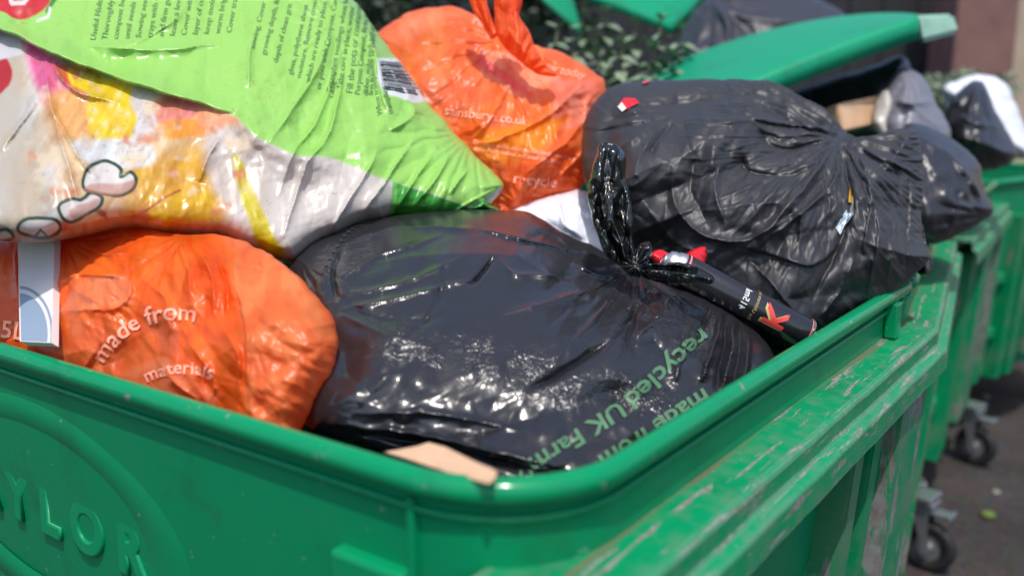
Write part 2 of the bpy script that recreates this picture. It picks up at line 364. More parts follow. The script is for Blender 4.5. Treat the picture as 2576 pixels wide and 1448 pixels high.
def make_bag(name, outline, d0, gx, gy, ref, bulge, back, mat, Rp=None, power=2.0, bumps=(), folds=(), pleats=(), exc=.02,
             step=5.0, seed=1, iters=60, bend=.25, attach=.02, parent=None, paint=None, amp0=.004, smooth_outline=True, wave=90, fac=(((60, 160), .22, 6, None, 90), ((25, 60), .16, 4, None, 90)), ple_amp=.03, nple=15, warp=5, crk=None, gain=1.0, thin=1.0, jit=4.0, lumps=0, **k):
    poly = catmull(outline) if smooth_outline else np.array(outline, float)
    if jit:
        cc_ = poly.mean(0); dv_ = poly-cc_; dv_ /= np.hypot(*dv_.T)[:, None]+1e-9
        jj = 1.2*fbm(poly[:, 0]/28, poly[:, 1]/28, seed+400, 3)+1.0*ridged(poly[:, 0]/55, poly[:, 1]/55, seed+410, 2)*.6
        poly = poly+dv_*(jj*jit)[:, None]
    x0, y0 = poly.min(0)-2*step; x1, y1 = poly.max(0)+2*step
    xs = np.arange(x0, x1, step); ys = np.arange(y0, y1, step)
    gxx, gyy = np.meshgrid(xs, ys)
    ins = inside(gxx, gyy, poly)
    e, qx, qy, _, _ = seg_dist(gxx, gyy, poly)
    nb = np.zeros_like(ins)
    for dy in (-1, 0, 1):
        for dx in (-1, 0, 1): nb |= np.roll(np.roll(ins, dy, 0), dx, 1)
    close = ins & (e < step*.35)
    edge = (nb & ~ins) | close
    ok = ins | edge
    px = np.where(edge, qx, gxx); py = np.where(edge, qy, gyy); e = np.where(edge, 0, e)
    if Rp is None: Rp = e.max()
    q = np.clip(e/Rp, 0, 1); prof = (1-(1-q)**power)**(1/power)
    dE = d0+gx*(px-ref[0])+gy*(py-ref[1])
    d = dE-bulge*prof
    for (bx, by, r, a) in bumps:
        d = d-a*np.exp(-((px-bx)**2+(py-by)**2)/r**2)*np.minimum(1, q*3)
    rl_ = random.Random(seed+5)
    for _ in range(lumps):
        bx, by = rl_.uniform(x0, x1), rl_.uniform(y0, y1); r = rl_.uniform(35, 95)
        d = d-rl_.uniform(.006, .016)*np.exp(-(((px-bx)**2+(py-by)**2)/r**2)**1.5)*np.minimum(1, q*3)
    wx = px+warp*fbm(px/46, py/46, seed+70, 3); wy = py+warp*fbm(px/46, py/46, seed+80, 3)
    wid = 1+.55*fbm(px/55, py/55, seed+60, 2)
    for fo in folds:
        pl, w, a = fo[:3]; mode = fo[3] if len(fo) > 3 else 'ridge'
        P_ = np.array(pl, float)
        if len(P_) > 2:      # smooth open curve
            Q_ = np.vstack([2*P_[0]-P_[1], P_, 2*P_[-1]-P_[-2]]); cc = []
            for i in range(1, len(Q_)-2):
                for kk in range(5):
                    tq = kk/5; A_, B_, C_, D_ = Q_[i-1:i+3]; cc.append(.5*((2*B_)+(C_-A_)*tq+(2*A_-5*B_+4*C_-D_)*tq*tq+(3*B_-A_-3*C_+D_)*tq**3))
            pl = np.array(cc+[P_[-1]])
        t, _, _, s, sg = seg_dist(wx, wy, pl, closed=False)
        w = w*thin*np.clip(wid, .5, 1.7); a = a*gain
        tap = np.clip(np.minimum(s, 1-s)*4, 0, 1)**.8
        if mode == 'ridge': f = np.exp(-t/w)
        elif mode == 'soft': f = np.exp(-(t/w)**2)
        elif mode == 'step':   # + on one side decaying away from the line, so that the film overlaps itself
            f = np.where(sg > 0, np.exp(-t/w)*(1-np.exp(-t/(1.3*step))), 0)
        d = d-a*f*tap*np.minimum(1, q*6)
    nz = amp0*(fbm(px/wave, py/wave, seed, 3)+.5*ridged(px/(wave*.5), py/(wave*.5), seed+9, 2))
    # crumple: sharp-edged facets in patches
    cxw = px+30*fbm(px/90, py/90, seed+21, 2); cyw = py+30*fbm(px/90, py/90, seed+22, 2)
    pat = np.clip(.45+1.1*fbm(px/130, py/130, seed+23, 2), .08, 1)
    for (lam, slope, nf, ang, spread) in fac:
        d = d-facets(px, py, seed+200+int(lam[0]), lam, slope*(.35+.65*pat), nf, ang, spread, k=d0/F)*np.minimum(1, q*5)
    for (cx, cy, st, rad) in pleats:
        rl = np.hypot(px-cx, py-cy); th = np.arctan2(py-cy, px-cx)
        ph_ = nple*th+2.2*fbm(px/60, py/60, seed+31, 2)
        d = d-ple_amp*min(st, .5)*(2*np.abs(np.sin(.5*(ph_+.8*np.cos(ph_*.47))))-1)*np.exp(-(rl/rad)**1.5)*np.clip(rl/60, 0, 1)*np.minimum(1, q*5)
    Bs = world_pt(px, py, d)
    X = world_pt(px, py, d-nz*np.minimum(1, q*5))
    if iters:
        # extra film: rest lengths longer than the body -> it buckles into folds
        loc = np.clip(.5+.9*fbm(px/150, py/150, seed+3, 2), .1, 1.2)*exc
        rest = {}
        for o in OFFS:
            a, b = pairs(Bs, o); L = np.sqrt(((b-a)**2).sum(-1))
            xa, xb = pairs(px, o); ya, yb = pairs(py, o); mx, my = (xa+xb)/2, (ya+yb)/2
            la, lb = pairs(loc, o); ex = (la+lb)/2
            ex = ex.copy()
            dxn, dyn = xb-xa, yb-ya; dl = np.hypot(dxn, dyn)+1e-9
            for (cx, cy, st, rad) in pleats:
                rx, ry = mx-cx, my-cy; rl = np.hypot(rx, ry)+1e-6
                per = np.abs(dxn*ry-dyn*rx)/(dl*rl)
                ex += st*np.exp(-(rl/rad)**1.5)*per**2
            oa, ob = pairs(ok, o); ea, eb = pairs(edge, o)
            rest[o] = (L*(1+ex), (oa & ob & ~(ea & eb)).astype(float))
        X = relax(X, Bs, ok, rest, iters, bend, attach, edge)
    # back half
    dB = dE+back*prof
    XB = world_pt(px, py, np.maximum(dB, d+.01))
    idF = np.full(ok.shape, -1); idF[ok] = np.arange(ok.sum())
    inner = ok & ~edge; idB = idF.copy(); idB[inner] = ok.sum()+np.arange(inner.sum())
    verts = np.concatenate([X[ok], XB[inner]])
    def quads(I, flip):
        a, b, c, dd = I[:-1, :-1], I[:-1, 1:], I[1:, 1:], I[1:, :-1]
        m = (a >= 0) & (b >= 0) & (c >= 0) & (dd >= 0)
        Q = np.stack([a[m], dd[m], c[m], b[m]] if not flip else [a[m], b[m], c[m], dd[m]], -1)
        return Q
    QF = quads(idF, False); QB = quads(idB, True)
    alle = (edge[:-1, :-1] & edge[:-1, 1:] & edge[1:, 1:] & edge[1:, :-1])
    QB = QB[~((QB < ok.sum()) & edge[ok][np.minimum(QB, ok.sum()-1)]).all(1)]
    Q = np.concatenate([QF, QB])
    me = bpy.data.meshes.new(name)
    me.vertices.add(len(verts)); me.vertices.foreach_set('co', verts.ravel())
    me.loops.add(len(Q)*4); me.loops.foreach_set('vertex_index', Q.ravel().astype(np.int32))
    me.polygons.add(len(Q)); me.polygons.foreach_set('loop_start', np.arange(0, len(Q)*4, 4, dtype=np.int32))
    me.update(calc_edges=True); me.validate(); me.shade_smooth()
    o = bpy.data.objects.new(name, me); col.objects.link(o); me.materials.append(mat)
    # object origin at the middle of the bag so that object-space textures sit well
    if parent: o.parent = parent
    tag(o, **k)
    if paint:
        rgb = paint(px[ok], py[ok]); full = np.concatenate([rgb, np.repeat(rgb.mean(0)[None], inner.sum(), 0)])
        at = me.color_attributes.new('print', 'FLOAT_COLOR', 'POINT')
        at.data.foreach_set('color', np.concatenate([full, np.ones((len(full), 1))], 1).ravel())
    if crk:
        cv = crk(px[ok], py[ok]); cv = np.concatenate([cv, np.zeros(inner.sum())])
        ca = me.attributes.new('crinkle', 'FLOAT', 'POINT'); ca.data.foreach_set('value', cv)
    b = Bag(); b.o = o; b.X = X; b.ok = ok; b.x0 = x0; b.y0 = y0; b.step = step
    gu = np.gradient(X, axis=1); gv = np.gradient(X, axis=0); nn = np.cross(gv, gu)
    b.Nm = nn/(np.sqrt((nn**2).sum(-1))[..., None]+1e-12)
    camdir = np.array([0, 0, CAMZ])-X
    fl = (b.Nm*camdir).sum(-1) < 0; b.Nm[fl] *= -1
    return b
def on_surface(b, x, y, off):
    u = (np.asarray(x)-b.x0)/b.step; v = (np.asarray(y)-b.y0)/b.step
    H, W = b.ok.shape
    i = np.clip(np.floor(u).astype(int), 0, W-2); j = np.clip(np.floor(v).astype(int), 0, H-2); fu = np.clip(u-i, 0, 1)[..., None]; fv = np.clip(v-j, 0, 1)[..., None]
    def g(A): return (A[j, i]*(1-fu)+A[j, i+1]*fu)*(1-fv)+(A[j+1, i]*(1-fu)+A[j+1, i+1]*fu)*fv
    valid = b.ok[j, i] & b.ok[j, i+1] & b.ok[j+1, i] & b.ok[j+1, i+1]
    return g(b.X)+off*g(b.Nm), valid

_tc = {}
def text_geo(s, bold=0.0, sub=1, shear=0.0):
    key = (s, bold, sub, shear)
    if key in _tc: return _tc[key]
    cu = bpy.data.curves.new('t', 'FONT'); cu.body = s; cu.size = 1; cu.resolution_u = 2; cu.offset = bold; cu.shear = shear
    ob = bpy.data.objects.new('t', cu); col.objects.link(ob)
    bpy.context.view_layer.update()
    me = bpy.data.meshes.new_from_object(ob.evaluated_get(bpy.context.evaluated_depsgraph_get()))
    bm = bmesh.new(); bm.from_mesh(me)
    bmesh.ops.remove_doubles(bm, verts=bm.verts, dist=1e-4)
    bmesh.ops.triangulate(bm, faces=bm.faces)
    for _ in range(sub): bmesh.ops.subdivide_edges(bm, edges=[e for e in bm.edges if e.calc_length() > .12], cuts=1, use_grid_fill=False); bmesh.ops.triangulate(bm, faces=bm.faces)
    vs = np.array([v.co[:2] for v in bm.verts]) if bm.verts else np.zeros((0, 2)); fs = [tuple(v.index for v in f.verts) for f in bm.faces]
    bm.verts.index_update(); fs = [tuple(v.index for v in f.verts) for f in bm.faces]
    bm.free(); bpy.data.objects.remove(ob); bpy.data.meshes.remove(me); bpy.data.curves.remove(cu)
    _tc[key] = (vs, fs); return vs, fs
def print_text(b, lines, mat, name='printed_text', off=.0012, bold=0.0, shear=0.0, sub=1, parent=None):
    """lines: (string, x, y, angle in degrees (image, y down), letter size px[, curvature, stretch]); printed on the bag's film"""
    for ln in lines:
        s, x, y, ang, size = ln[:5]; arc = ln[5] if len(ln) > 5 else 0.0; st = ln[6] if len(ln) > 6 else 1.0
        vs, fs = text_geo(s, bold, sub, shear)
        if len(vs) == 0: continue
        a = R(ang); t = vs[:, 0]*size*st; h = vs[:, 1]*size
        if arc:      # text set on a curve
            th = a+arc*t
            bx = x+(np.sin(th)-math.sin(a))/arc; by = y-(np.cos(th)-math.cos(a))/arc
            X = bx+h*np.sin(th); Y = by-h*np.cos(th)
        else:
            X = x+t*math.cos(a)+h*math.sin(a); Y = y+t*math.sin(a)-h*math.cos(a)
        P, ok = on_surface(b, X, Y, off)
        FF = [f for f in fs if all(ok[i] for i in f)]
        if FF: mesh_obj(name, [tuple(p) for p in P], FF, mat, parent or b.o)
def print_poly(b, polys, mat, name, off=.0012, n=6, parent=None):
    """quads (4 px corners) printed on the film"""
    VV = []; FF = []
    for q in polys:
        q = np.array(q, float)
        s, t = np.meshgrid(np.linspace(0, 1, n+1), np.linspace(0, 1, 3))
        P2 = (q[0]*(1-s)[..., None]+q[1]*s[..., None])*(1-t)[..., None]+(q[3]*(1-s)[..., None]+q[2]*s[..., None])*t[..., None]
        P, ok = on_surface(b, P2[..., 0], P2[..., 1], off); base = len(VV); VV += [tuple(p) for p in P.reshape(-1, 3)]
        for j in range(2):
            for i in range(n):
                ids = [j*(n+1)+i, j*(n+1)+i+1, (j+1)*(n+1)+i+1, (j+1)*(n+1)+i]
                if ok.ravel()[ids].all(): FF.append(tuple(base+k for k in ids))
    return mesh_obj(name, VV, FF, mat, parent or b.o) if FF else None

# ================================================================== THE SETTING
def asphalt():
    m, n, l, b = nt('asphalt'); tc = n.new('ShaderNodeTexCoord')
    a = N(n, 'ShaderNodeTexNoise', Scale=1.6, Detail=6.0, Roughness=.6); l.new(tc.outputs['Object'], a.inputs['Vector'])
    g = N(n, 'ShaderNodeTexVoronoi', Scale=75.0); l.new(tc.outputs['Object'], g.inputs['Vector'])
    cr = N(n, 'ShaderNodeValToRGB'); cr.color_ramp.elements[0].color = (.036, .030, .028, 1); cr.color_ramp.elements[1].color = (.075, .063, .058, 1)
    cr.color_ramp.elements[0].position = .35; cr.color_ramp.elements[1].position = .65; l.new(a.outputs[0], cr.inputs[0])
    mx = N(n, 'ShaderNodeMix', data_type='RGBA', blend_type='MULTIPLY'); mx.inputs[0].default_value = .75
    l.new(cr.outputs[0], mx.inputs[6]); l.new(g.outputs['Color'], mx.inputs[7]); l.new(mx.outputs[2], b.inputs['Base Color'])
    b.inputs['Roughness'].default_value = .85
    bp = N(n, 'ShaderNodeBump', Strength=.6, Distance=.01); l.new(g.outputs['Distance'], bp.inputs['Height']); l.new(bp.outputs[0], b.inputs['Normal'])
    return m
gv = [(-120, -60, 0), (120, -60, 0), (120, 200, 0), (-120, 200, 0)]
tag(mesh_obj('ground', gv, [(0, 1, 2, 3)], asphalt(), smooth=False), kind='structure')

# small stones and scraps lying on the asphalt
rnd = random.Random(4)

# ------------------------------------------------------------------ the bins
YAW = R(54.2)
BC = Vector((.0230, .7889, 0))
def rrect(L, W, rad, inset=0.0, seg=8):
    """rounded rectangle, corners order: (0,0),(L,0),(L,W),(0,W)"""
    out = []
    x0, y0, x1, y1 = inset, inset, L-inset, W-inset
    cs = [(x0, y0, 1, 1, math.pi), (x1, y0, -1, 1, 1.5*math.pi), (x1, y1, -1, -1, 0), (x0, y1, 1, -1, .5*math.pi)]
    for (cx, cy, sx, sy, a0), r in zip(cs, rad):
        r = max(r-inset*.5, .012)
        for k in range(seg+1):
            a = a0+(math.pi/2)*k/seg
            out.append((cx+sx*r+r*math.cos(a), cy+sy*r+r*math.sin(a)))
    return out
def make_castor(parent, x, y, ang, z_top=.29, D=.19):
    c = empty('castor'); c.parent = parent; c.location = (x, y, 0); c.rotation_euler = (0, 0, ang)
    r = D/2
    # tyre: lathe round local Y
    prof = [(-.020, r-.046), (-.022, r-.010), (-.014, r-.001), (.014, r-.001), (.022, r-.010), (.020, r-.046)]
    n = 28; vs = []; fs = []
    ox = .045
    for i in range(n):
        a = 2*math.pi*i/n
        for py_, pr in prof: vs.append((ox+pr*math.cos(a), py_, r+pr*math.sin(a)))
    m = len(prof)
    for i in range(n):
        j = (i+1) % n
        for k in range(m): fs.append((i*m+k, j*m+k, j*m+(k+1) % m, i*m+(k+1) % m))
    mesh_obj('tyre', vs, fs, M_rubber, c)
    bm = bmesh.new()
    bmesh.ops.create_cone(bm, cap_ends=True, segments=24, radius1=r-.045, radius2=r-.045, depth=.03, matrix=Matrix.Translation((ox, 0, r)) @ Matrix.Rotation(math.pi/2, 4, 'X'))
    bmesh.ops.create_cone(bm, cap_ends=True, segments=16, radius1=.02, radius2=.016, depth=.062, matrix=Matrix.Translation((ox, 0, r)) @ Matrix.Rotation(math.pi/2, 4, 'X'))
    bm_obj('wheel_hub', bm, M_zinc, c)
    bm = bmesh.new()
    for s in (-1, 1):
        vs4 = [(-.02, s*.032, z_top-.035), (.04, s*.032, z_top-.035), (ox+.010, s*.034, r-.014), (ox-.010, s*.034, r-.014)]
        v = [bm.verts.new(p) for p in vs4]+[bm.verts.new((p[0], p[1]+s*.005, p[2])) for p in vs4]
        for q in ((0, 1, 2, 3), (7, 6, 5, 4), (0, 4, 5, 1), (1, 5, 6, 2), (2, 6, 7, 3), (3, 7, 4, 0)): bm.faces.new([v[i] for i in q])
    bm_box(bm, (-.045, -.042, z_top-.036), (.06, .042, z_top-.026), .003)
    bm_obj('fork', bm, M_zinc, c)
    bm = bmesh.new(); bm_box(bm, (-.055, -.055, z_top-.02), (.055, .055, z_top), .003)
    bmesh.ops.create_cone(bm, cap_ends=True, segments=16, radius1=.03, radius2=.03, depth=.012, matrix=Matrix.Translation((0, 0, z_top-.022)))
    bm_obj('top_plate', bm, M_zinc, c)
    bm = bmesh.new(); bm_box(bm, (.04, -.03, z_top-.062), (.115, .03, z_top-.054), .003, Matrix.Rotation(.0, 4, 'Y'))
    bm_box(bm, (.105, -.034, z_top-.07), (.12, .034, z_top-.05), .003)
    bm_obj('brake_pedal', bm, M_zinc, c)
    return c
def make_bin(loc, yaw, label, L=1.37, W=1.22, near_r=.15, far_r=.05, ledge0=-.06, sticker=False, pockets=((.50, .84), (1.12, 1.34)), emblem=False, castors=((.2, .22, 0), (1.17, .22, 0)), ledge=True, ribs=True):
    b = empty('wheeled_bin', loc, yaw, label=label, cat='bin', group='green steel bins in a row')
    rad = (near_r, far_r, far_r, min(near_r, .06)); seg = 10
    # body: outer and inner skin
    lev = [(RIM-.004, .004), (RIM-.10, .006), (1.0, .016), (.62, .05), (.30, .095)]
    loops = [[(x, y, z) for x, y in rrect(L, W, rad, ins, seg)] for z, ins in lev]
    loops += [[(x, y, z+.006) for x, y in rrect(L, W, rad, ins+.006, seg)] for z, ins in reversed(lev)]
    n = len(loops[0]); vs = [p for lp in loops for p in lp]; fs = []
    for i in range(len(loops)-1):
        for k in range(n): fs.append((i*n+k, i*n+(k+1) % n, (i+1)*n+(k+1) % n, (i+1)*n+k))
    # bottoms
    q = len(lev); fs.append(tuple((q-1)*n+k for k in reversed(range(n)))); 
    # inner skin is joined at the floor level by its own bottom
    fs2 = [f for f in fs if not (len(f) == 4 and min(f)//n == q-1 and max(f)//n == q)]
    fs2.append(tuple(q*n+k for k in range(n)))
    body = mesh_obj('body', vs, fs2, M_body, b)
    body.data.update()
    # rolled tube rim
    path = [Vector((x, y, RIM)) for x, y in rrect(L, W, rad, 0, 14)]
    v, f = sweep(path, circle(.0145, 16), closed=True)
    rim = mesh_obj('rim_tube', v, f, M_rim, b)
    # beads under the rim
    path = [Vector((x, y, RIM-.030)) for x, y in rrect(L, W, rad, .001, 14)]
    v, f = sweep(path, circle(.004, 6), closed=True); mesh_obj('rim_bead', v, f, M_body, b)
    if ledge:
        pr = [(.08, -.084), (-.002, -.083), (-.054, -.0875), (-.060, -.090), (-.0625, -.095), (-.0625, -.1185), (-.065, -.1225), (-.076, -.1265), (-.080, -.129), (-.0815, -.133), (-.083, -.170),
              (-.079, -.170), (-.0765, -.135), (-.060, -.127), (-.058, -.10), (.08, -.094)]
        xs = [ledge0, ledge0*.3-.0001]+[L*k/24 for k in range(0, 25)]
        vs = []
        for x in xs:
            wob = .0004*math.sin(x*19)+.0003*math.sin(x*47+2)
            for (y, z) in pr: vs.append((x, y+wob*(1 if y < -.03 else 0), RIM+z+wob*.6*(1 if y < -.03 else 0)))
        m = len(pr); fs = []
        for i in range(len(xs)-1):
            for k in range(m): fs.append((i*m+k, (i+1)*m+k, (i+1)*m+(k+1) % m, i*m+(k+1) % m))
        fs.append(tuple(range(m))); fs.append(tuple((len(xs)-1)*m+k for k in reversed(range(m))))
        le = mesh_obj('front_ledge', vs, fs, M_ledge, b, smooth=False)
        bv = le.modifiers.new('bevel', 'BEVEL'); bv.width = .0018; bv.segments = 2; bv.limit_method = 'ANGLE'; bv.angle_limit = R(35)
    if ribs:
        for x in (.30, .42, .93, 1.05):
            bm = bmesh.new()
            vv = [(x-.03, -.045, RIM-.168), (x+.03, -.045, RIM-.168), (x+.03, .08, RIM-.168), (x-.03, .08, RIM-.168),
                  (x-.03, .015, .31), (x+.03, .015, .31), (x+.03, .12, .31), (x-.03, .12, .31)]
            v = [bm.verts.new(p) for p in vv]
            for qd in ((0, 1, 2, 3), (7, 6, 5, 4), (0, 4, 5, 1), (1, 5, 6, 2), (2, 6, 7, 3), (3, 7, 4, 0)): bm.faces.new([v[i] for i in qd])
            bmesh.ops.bevel(bm, geom=list(bm.edges), offset=.005, segments=2, affect='EDGES')
            bm_obj('front_rib', bm, M_front, b, smooth=False)
        for xa, xb in pockets:
            bm = bmesh.new()
            vv = [(xa, -.062, RIM-.172), (xb, -.062, RIM-.172), (xb, .08, RIM-.172), (xa, .08, RIM-.172), (xa, -.02, .40), (xb, -.02, .40), (xb, .12, .40), (xa, .12, .40)]
            v = [bm.verts.new(p) for p in vv]
            for qd in ((0, 1, 2, 3), (7, 6, 5, 4), (0, 4, 5, 1), (1, 5, 6, 2), (2, 6, 7, 3), (3, 7, 4, 0)): bm.faces.new([v[i] for i in qd])
            bmesh.ops.bevel(bm, geom=list(bm.edges), offset=.008, segments=2, affect='EDGES')
            pn_ = bm_obj('lifting_pocket', bm, M_scuff, b)
            if sticker and xa < .6:
                bm = bmesh.new(); bm_box(bm, (xa+.06, -.068, .98), (xa+.16, -.052, 1.08), .002); bm_obj('sticker', bm, M_sticker, pn_)
        for z in (.80, .52):
            bm = bmesh.new(); bm_box(bm, (.06, -.004+(.95-z)*.09, z), (L-.06, .1, z+.05), .006); bm_obj('front_rail', bm, M_front, b)
            bm = bmesh.new(); bm_box(bm, (-.012+(.95-z)*.09, .1, z), (.1, W-.1, z+.05), .006); bm_obj('side_rail', bm, M_body, b)
    for (cx, cy, an) in castors: make_castor(b, cx, cy, an)
    return b
bin1 = make_bin(BC, YAW, 'nearest green steel bin heaped with rubbish bags, tube rim in the foreground', pockets=((1.12, 1.34),))
Mb = Matrix.Translation(BC) @ Matrix.Rotation(YAW, 4, 'Z'); Mi = Mb.inverted()
def wall_hit(x, y, xl=0.0):
    """where the ray through (x, y) meets the near side wall (local x = xl) of the first bin"""
    o = Mi @ Vector((0, 0, CAMZ)); p = Mi @ V(x, y, 1.0); d = p-o; t = (xl-o.x)/d.x
    return o+d*t
# raised maker's name on the side wall
wy0 = wall_hit(119, 1358, .012); wy1 = wall_hit(340, 1414, .012)
cu = bpy.data.curves.new('maker_name', 'FONT'); cu.body = 'TAYLOR'; cu.size = .104; cu.extrude = .0002; cu.bevel_depth = .0035; cu.bevel_resolution = 2; cu.offset = .003; cu.space_character = 1.7
cu.align_x = 'LEFT'; cu.resolution_u = 5
to = bpy.data.objects.new('t', cu); col.objects.link(to); bpy.context.view_layer.update()
tm = bpy.data.meshes.new_from_object(to.evaluated_get(bpy.context.evaluated_depsgraph_get())); bpy.data.objects.remove(to)
xs_ = [v.co.x for v in tm.vertices]; tw = max(xs_)
# text runs along -y (towards the near corner), up is z, tilted with the tapering wall
tilt = R(2.6)
base_z = (wy0.z+wy1.z)/2
BT = Matrix(((0, math.sin(tilt), -math.cos(tilt), 0), (-1, 0, 0, 0), (0, math.cos(tilt), math.sin(tilt), 0), (0, 0, 0, 1)))
nm = link_mesh('raised_lettering', tm, bin1); tm.materials.append(M_body)
R_y = wy1.y                           # local y of the letter R's middle
T_y = R_y+(tw-.035)
nm.matrix_local = Matrix.Translation((.0118, T_y, base_z)) @ BT
# raised oval round the name
oc_y = T_y-tw/2; vs = []; fs = []; n = 64
ow = oc_y-wall_hit(452, 1400, .01).y; oh = .165
for k in range(n):
    a = 2*math.pi*k/n
    for s, h in ((1.06, -.003), (.99, .0001), (.92, .0009), (.85, .0001), (.78, -.003)):
        yy = oc_y-ow*s*math.cos(a); zz = base_z+.035+oh*s*math.sin(a)
        vs.append((.012-(zz-base_z)*math.tan(tilt)-h, yy, zz))
for k in range(n):
    for j in range(4): fs.append((k*5+j, ((k+1) % n)*5+j, ((k+1) % n)*5+j+1, k*5+j+1))
mesh_obj('raised_oval', vs, fs, M_body, bin1)
pa = wall_hit(846, 1368, 0.0); pb = wall_hit(1030, 1432, 0.0)
bm = bmesh.new(); bm_box(bm, (-.012, pb.y, pa.z-.45), (.05, pa.y, pa.z), .006); bm_obj('side_plate', bm, M_body, bin1)
pc = wall_hit(1032, 1245, 0.0)
bm = bmesh.new(); bm_box(bm, (-.004, pc.y-.006, RIM-.5), (.03, pb.y, RIM-.02), .002); bm_obj('wall_fold', bm, M_body, bin1)
# drip of paint on the front wall and bracket at the far end of the tube
bm = bmesh.new(); bm_box(bm, (1.20, -.020, RIM-.082), (1.235, .004, RIM-.012), .004); bm_obj('hinge_bracket', bm, M_rim, bin1)

def castor_at(loc, yaw, x, y, an):
    g = ground_pt(x, y); p = (Matrix.Translation(loc) @ Matrix.Rotation(yaw, 4, 'Z')).inverted() @ g
    return (p.x, p.y, an)
k2 = Mb @ Vector((1.374, .001, 0)); YAW2 = R(63.5)
bin2 = make_bin((k2.x, k2.y, -.003), YAW2, 'second green bin behind the nearest, its ledge turned slightly away', sticker=True, near_r=.03, ledge0=-.0135, castors=((.2, .22, .3), castor_at(Vector((k2.x, k2.y, 0)), YAW2, 2300, 1420, -1.9)))
Mb2 = Matrix.Translation(k2) @ Matrix.Rotation(YAW2, 4, 'Z')
k3 = Mb2 @ Vector((1.42, -.05, 0)); YAW3 = R(58)
bin3 = make_bin((k3.x, k3.y, 0), YAW3, 'third green bin in the row, partly hidden by black bags', near_r=.05, ledge0=-.001, castors=((.2, .16, -1.2), castor_at(Vector((k3.x, k3.y, 0)), YAW3, 2425, 1160, -1.9)))
k4 = V(2492, 470, 4.3)
bin4 = make_bin((k4.x, k4.y, 0), R(38), 'farthest green bin at the right edge of the picture', near_r=.1, castors=(castor_at(Vector((k4.x, k4.y, 0)), R(38), 2500, 928, -1.9), (1.1, .14, -1.0)), ledge=False)

# ------------------------------------------------------------------ open lid of the second bin
def sheet_lid(name, FL, FR, NR, NL, dome, skirt, nx=30, ny=18, rightend=None, parent=None, mats=None, **k):
    vs = []; fs = []
    def pt(s, t, off=0.0):
        p = (FL*(1-s)+FR*s)*(1-t)+(NL*(1-s)+NR*s)*t
        z = dome*(1-(2*s-1)**2)**.8*(1-.82*t**2.2)
        return p+Vector((0, 0, z-off))
    idx = {}
    for j in range(ny+1):
        for i in range(nx+1): idx[i, j] = len(vs); vs.append(tuple(pt(i/nx, j/ny)))
    for j in range(ny):
        for i in range(nx): fs.append((idx[i, j], idx[i, j+1], idx[i+1, j+1], idx[i+1, j]))
    ring = [(i, ny) for i in range(nx+1)]+[(nx, j) for j in range(ny-1, -1, -1)]+[(i, 0) for i in range(nx-1, -1, -1)]+[(0, j) for j in range(1, ny)]
    top = [idx[r] for r in ring]; m = len(ring)
    cen = (FL+FR+NL+NR)/4
    o1 = len(vs)
    for (i, j) in ring:
        p = pt(i/nx, j/ny); q = p+(Vector((p.x-cen.x, p.y-cen.y, 0)).normalized())*.012; vs.append(tuple(q-Vector((0, 0, .014))))
    o2 = len(vs)
    for (i, j) in ring:
        p = pt(i/nx, j/ny); q = p+(Vector((p.x-cen.x, p.y-cen.y, 0)).normalized())*.014; vs.append(tuple(q-Vector((0, 0, skirt))))
    o3 = len(vs)
    for (i, j) in ring:
        p = pt(i/nx, j/ny); vs.append(tuple(p-Vector((0, 0, skirt))))
    o4 = len(vs)
    for (i, j) in ring:
        p = pt(i/nx, j/ny); vs.append(tuple(p-Vector((0, 0, .012))))
    for a in range(m):
        c = (a+1) % m
        fs.append((top[a], o1+a, o1+c, top[c])); fs.append((o1+a, o2+a, o2+c, o1+c)); fs.append((o2+a, o3+a, o3+c, o2+c)); fs.append((o3+a, o4+a, o4+c, o3+c))
    # underside
    u0 = len(vs)
    for j in range(ny+1):
        for i in range(nx+1): vs.append(tuple(pt(i/nx, j/ny, .012)))
    for j in range(ny):
        for i in range(nx): fs.append((u0+j*(nx+1)+i, u0+j*(nx+1)+i+1, u0+(j+1)*(nx+1)+i+1, u0+(j+1)*(nx+1)+i))
    return mesh_obj(name, vs, fs, M_lid, parent, **k)
lid = sheet_lid('bin_lid', V(1600, 210, 3.5), V(2330, 42, 3.5), V(2303, 44, 2.75), V(1640, 318, 2.5), .085, .064,
                label='smooth green domed bin lid propped open behind the right black bag', cat='lid')
# pale worn grip at the raised end
gp = [V(2308, 36, 2.77), V(2398, 33, 3.1), V(2414, 82, 3.1), V(2322, 106, 2.77)]
bm = bmesh.new()
dv = Vector((.03, .12, 0)); vv = [bm.verts.new(p) for p in gp]+[bm.verts.new(p+dv) for p in gp]
for qd in ((0, 1, 2, 3), (7, 6, 5, 4), (0, 4, 5, 1), (1, 5, 6, 2), (2, 6, 7, 3), (3, 7, 4, 0)): bm.faces.new([vv[i] for i in qd])
bmesh.ops.recalc_face_normals(bm, faces=bm.faces)
bmesh.ops.bevel(bm, geom=list(bm.edges), offset=.012, segments=3, affect='EDGES')
bm_obj('grip', bm, M_worn, lid, smooth=False, label='pale scuffed grip end of the lid')

# ================================================================== THE RUBBISH
def soft(px, py, poly, w=5, smooth=True):
    P = catmull(poly, 5) if smooth else np.array(poly, float)
    i = inside(px, py, P); e = seg_dist(px, py, P)[0]
    return np.clip(.5+np.where(i, e, -e)/w, 0, 1)[:, None]
def stroke(px, py, line, w, s=2.5):
    return np.clip(.5+(w-seg_dist(px, py, line, closed=False)[0])/s, 0, 1)[:, None]
def lin(r, g, b):
    f = lambda c: (c/255/12.92 if c/255 <= .04045 else ((c/255+.055)/1.055)**2.4)
    return np.array([f(r), f(g), f(b)])

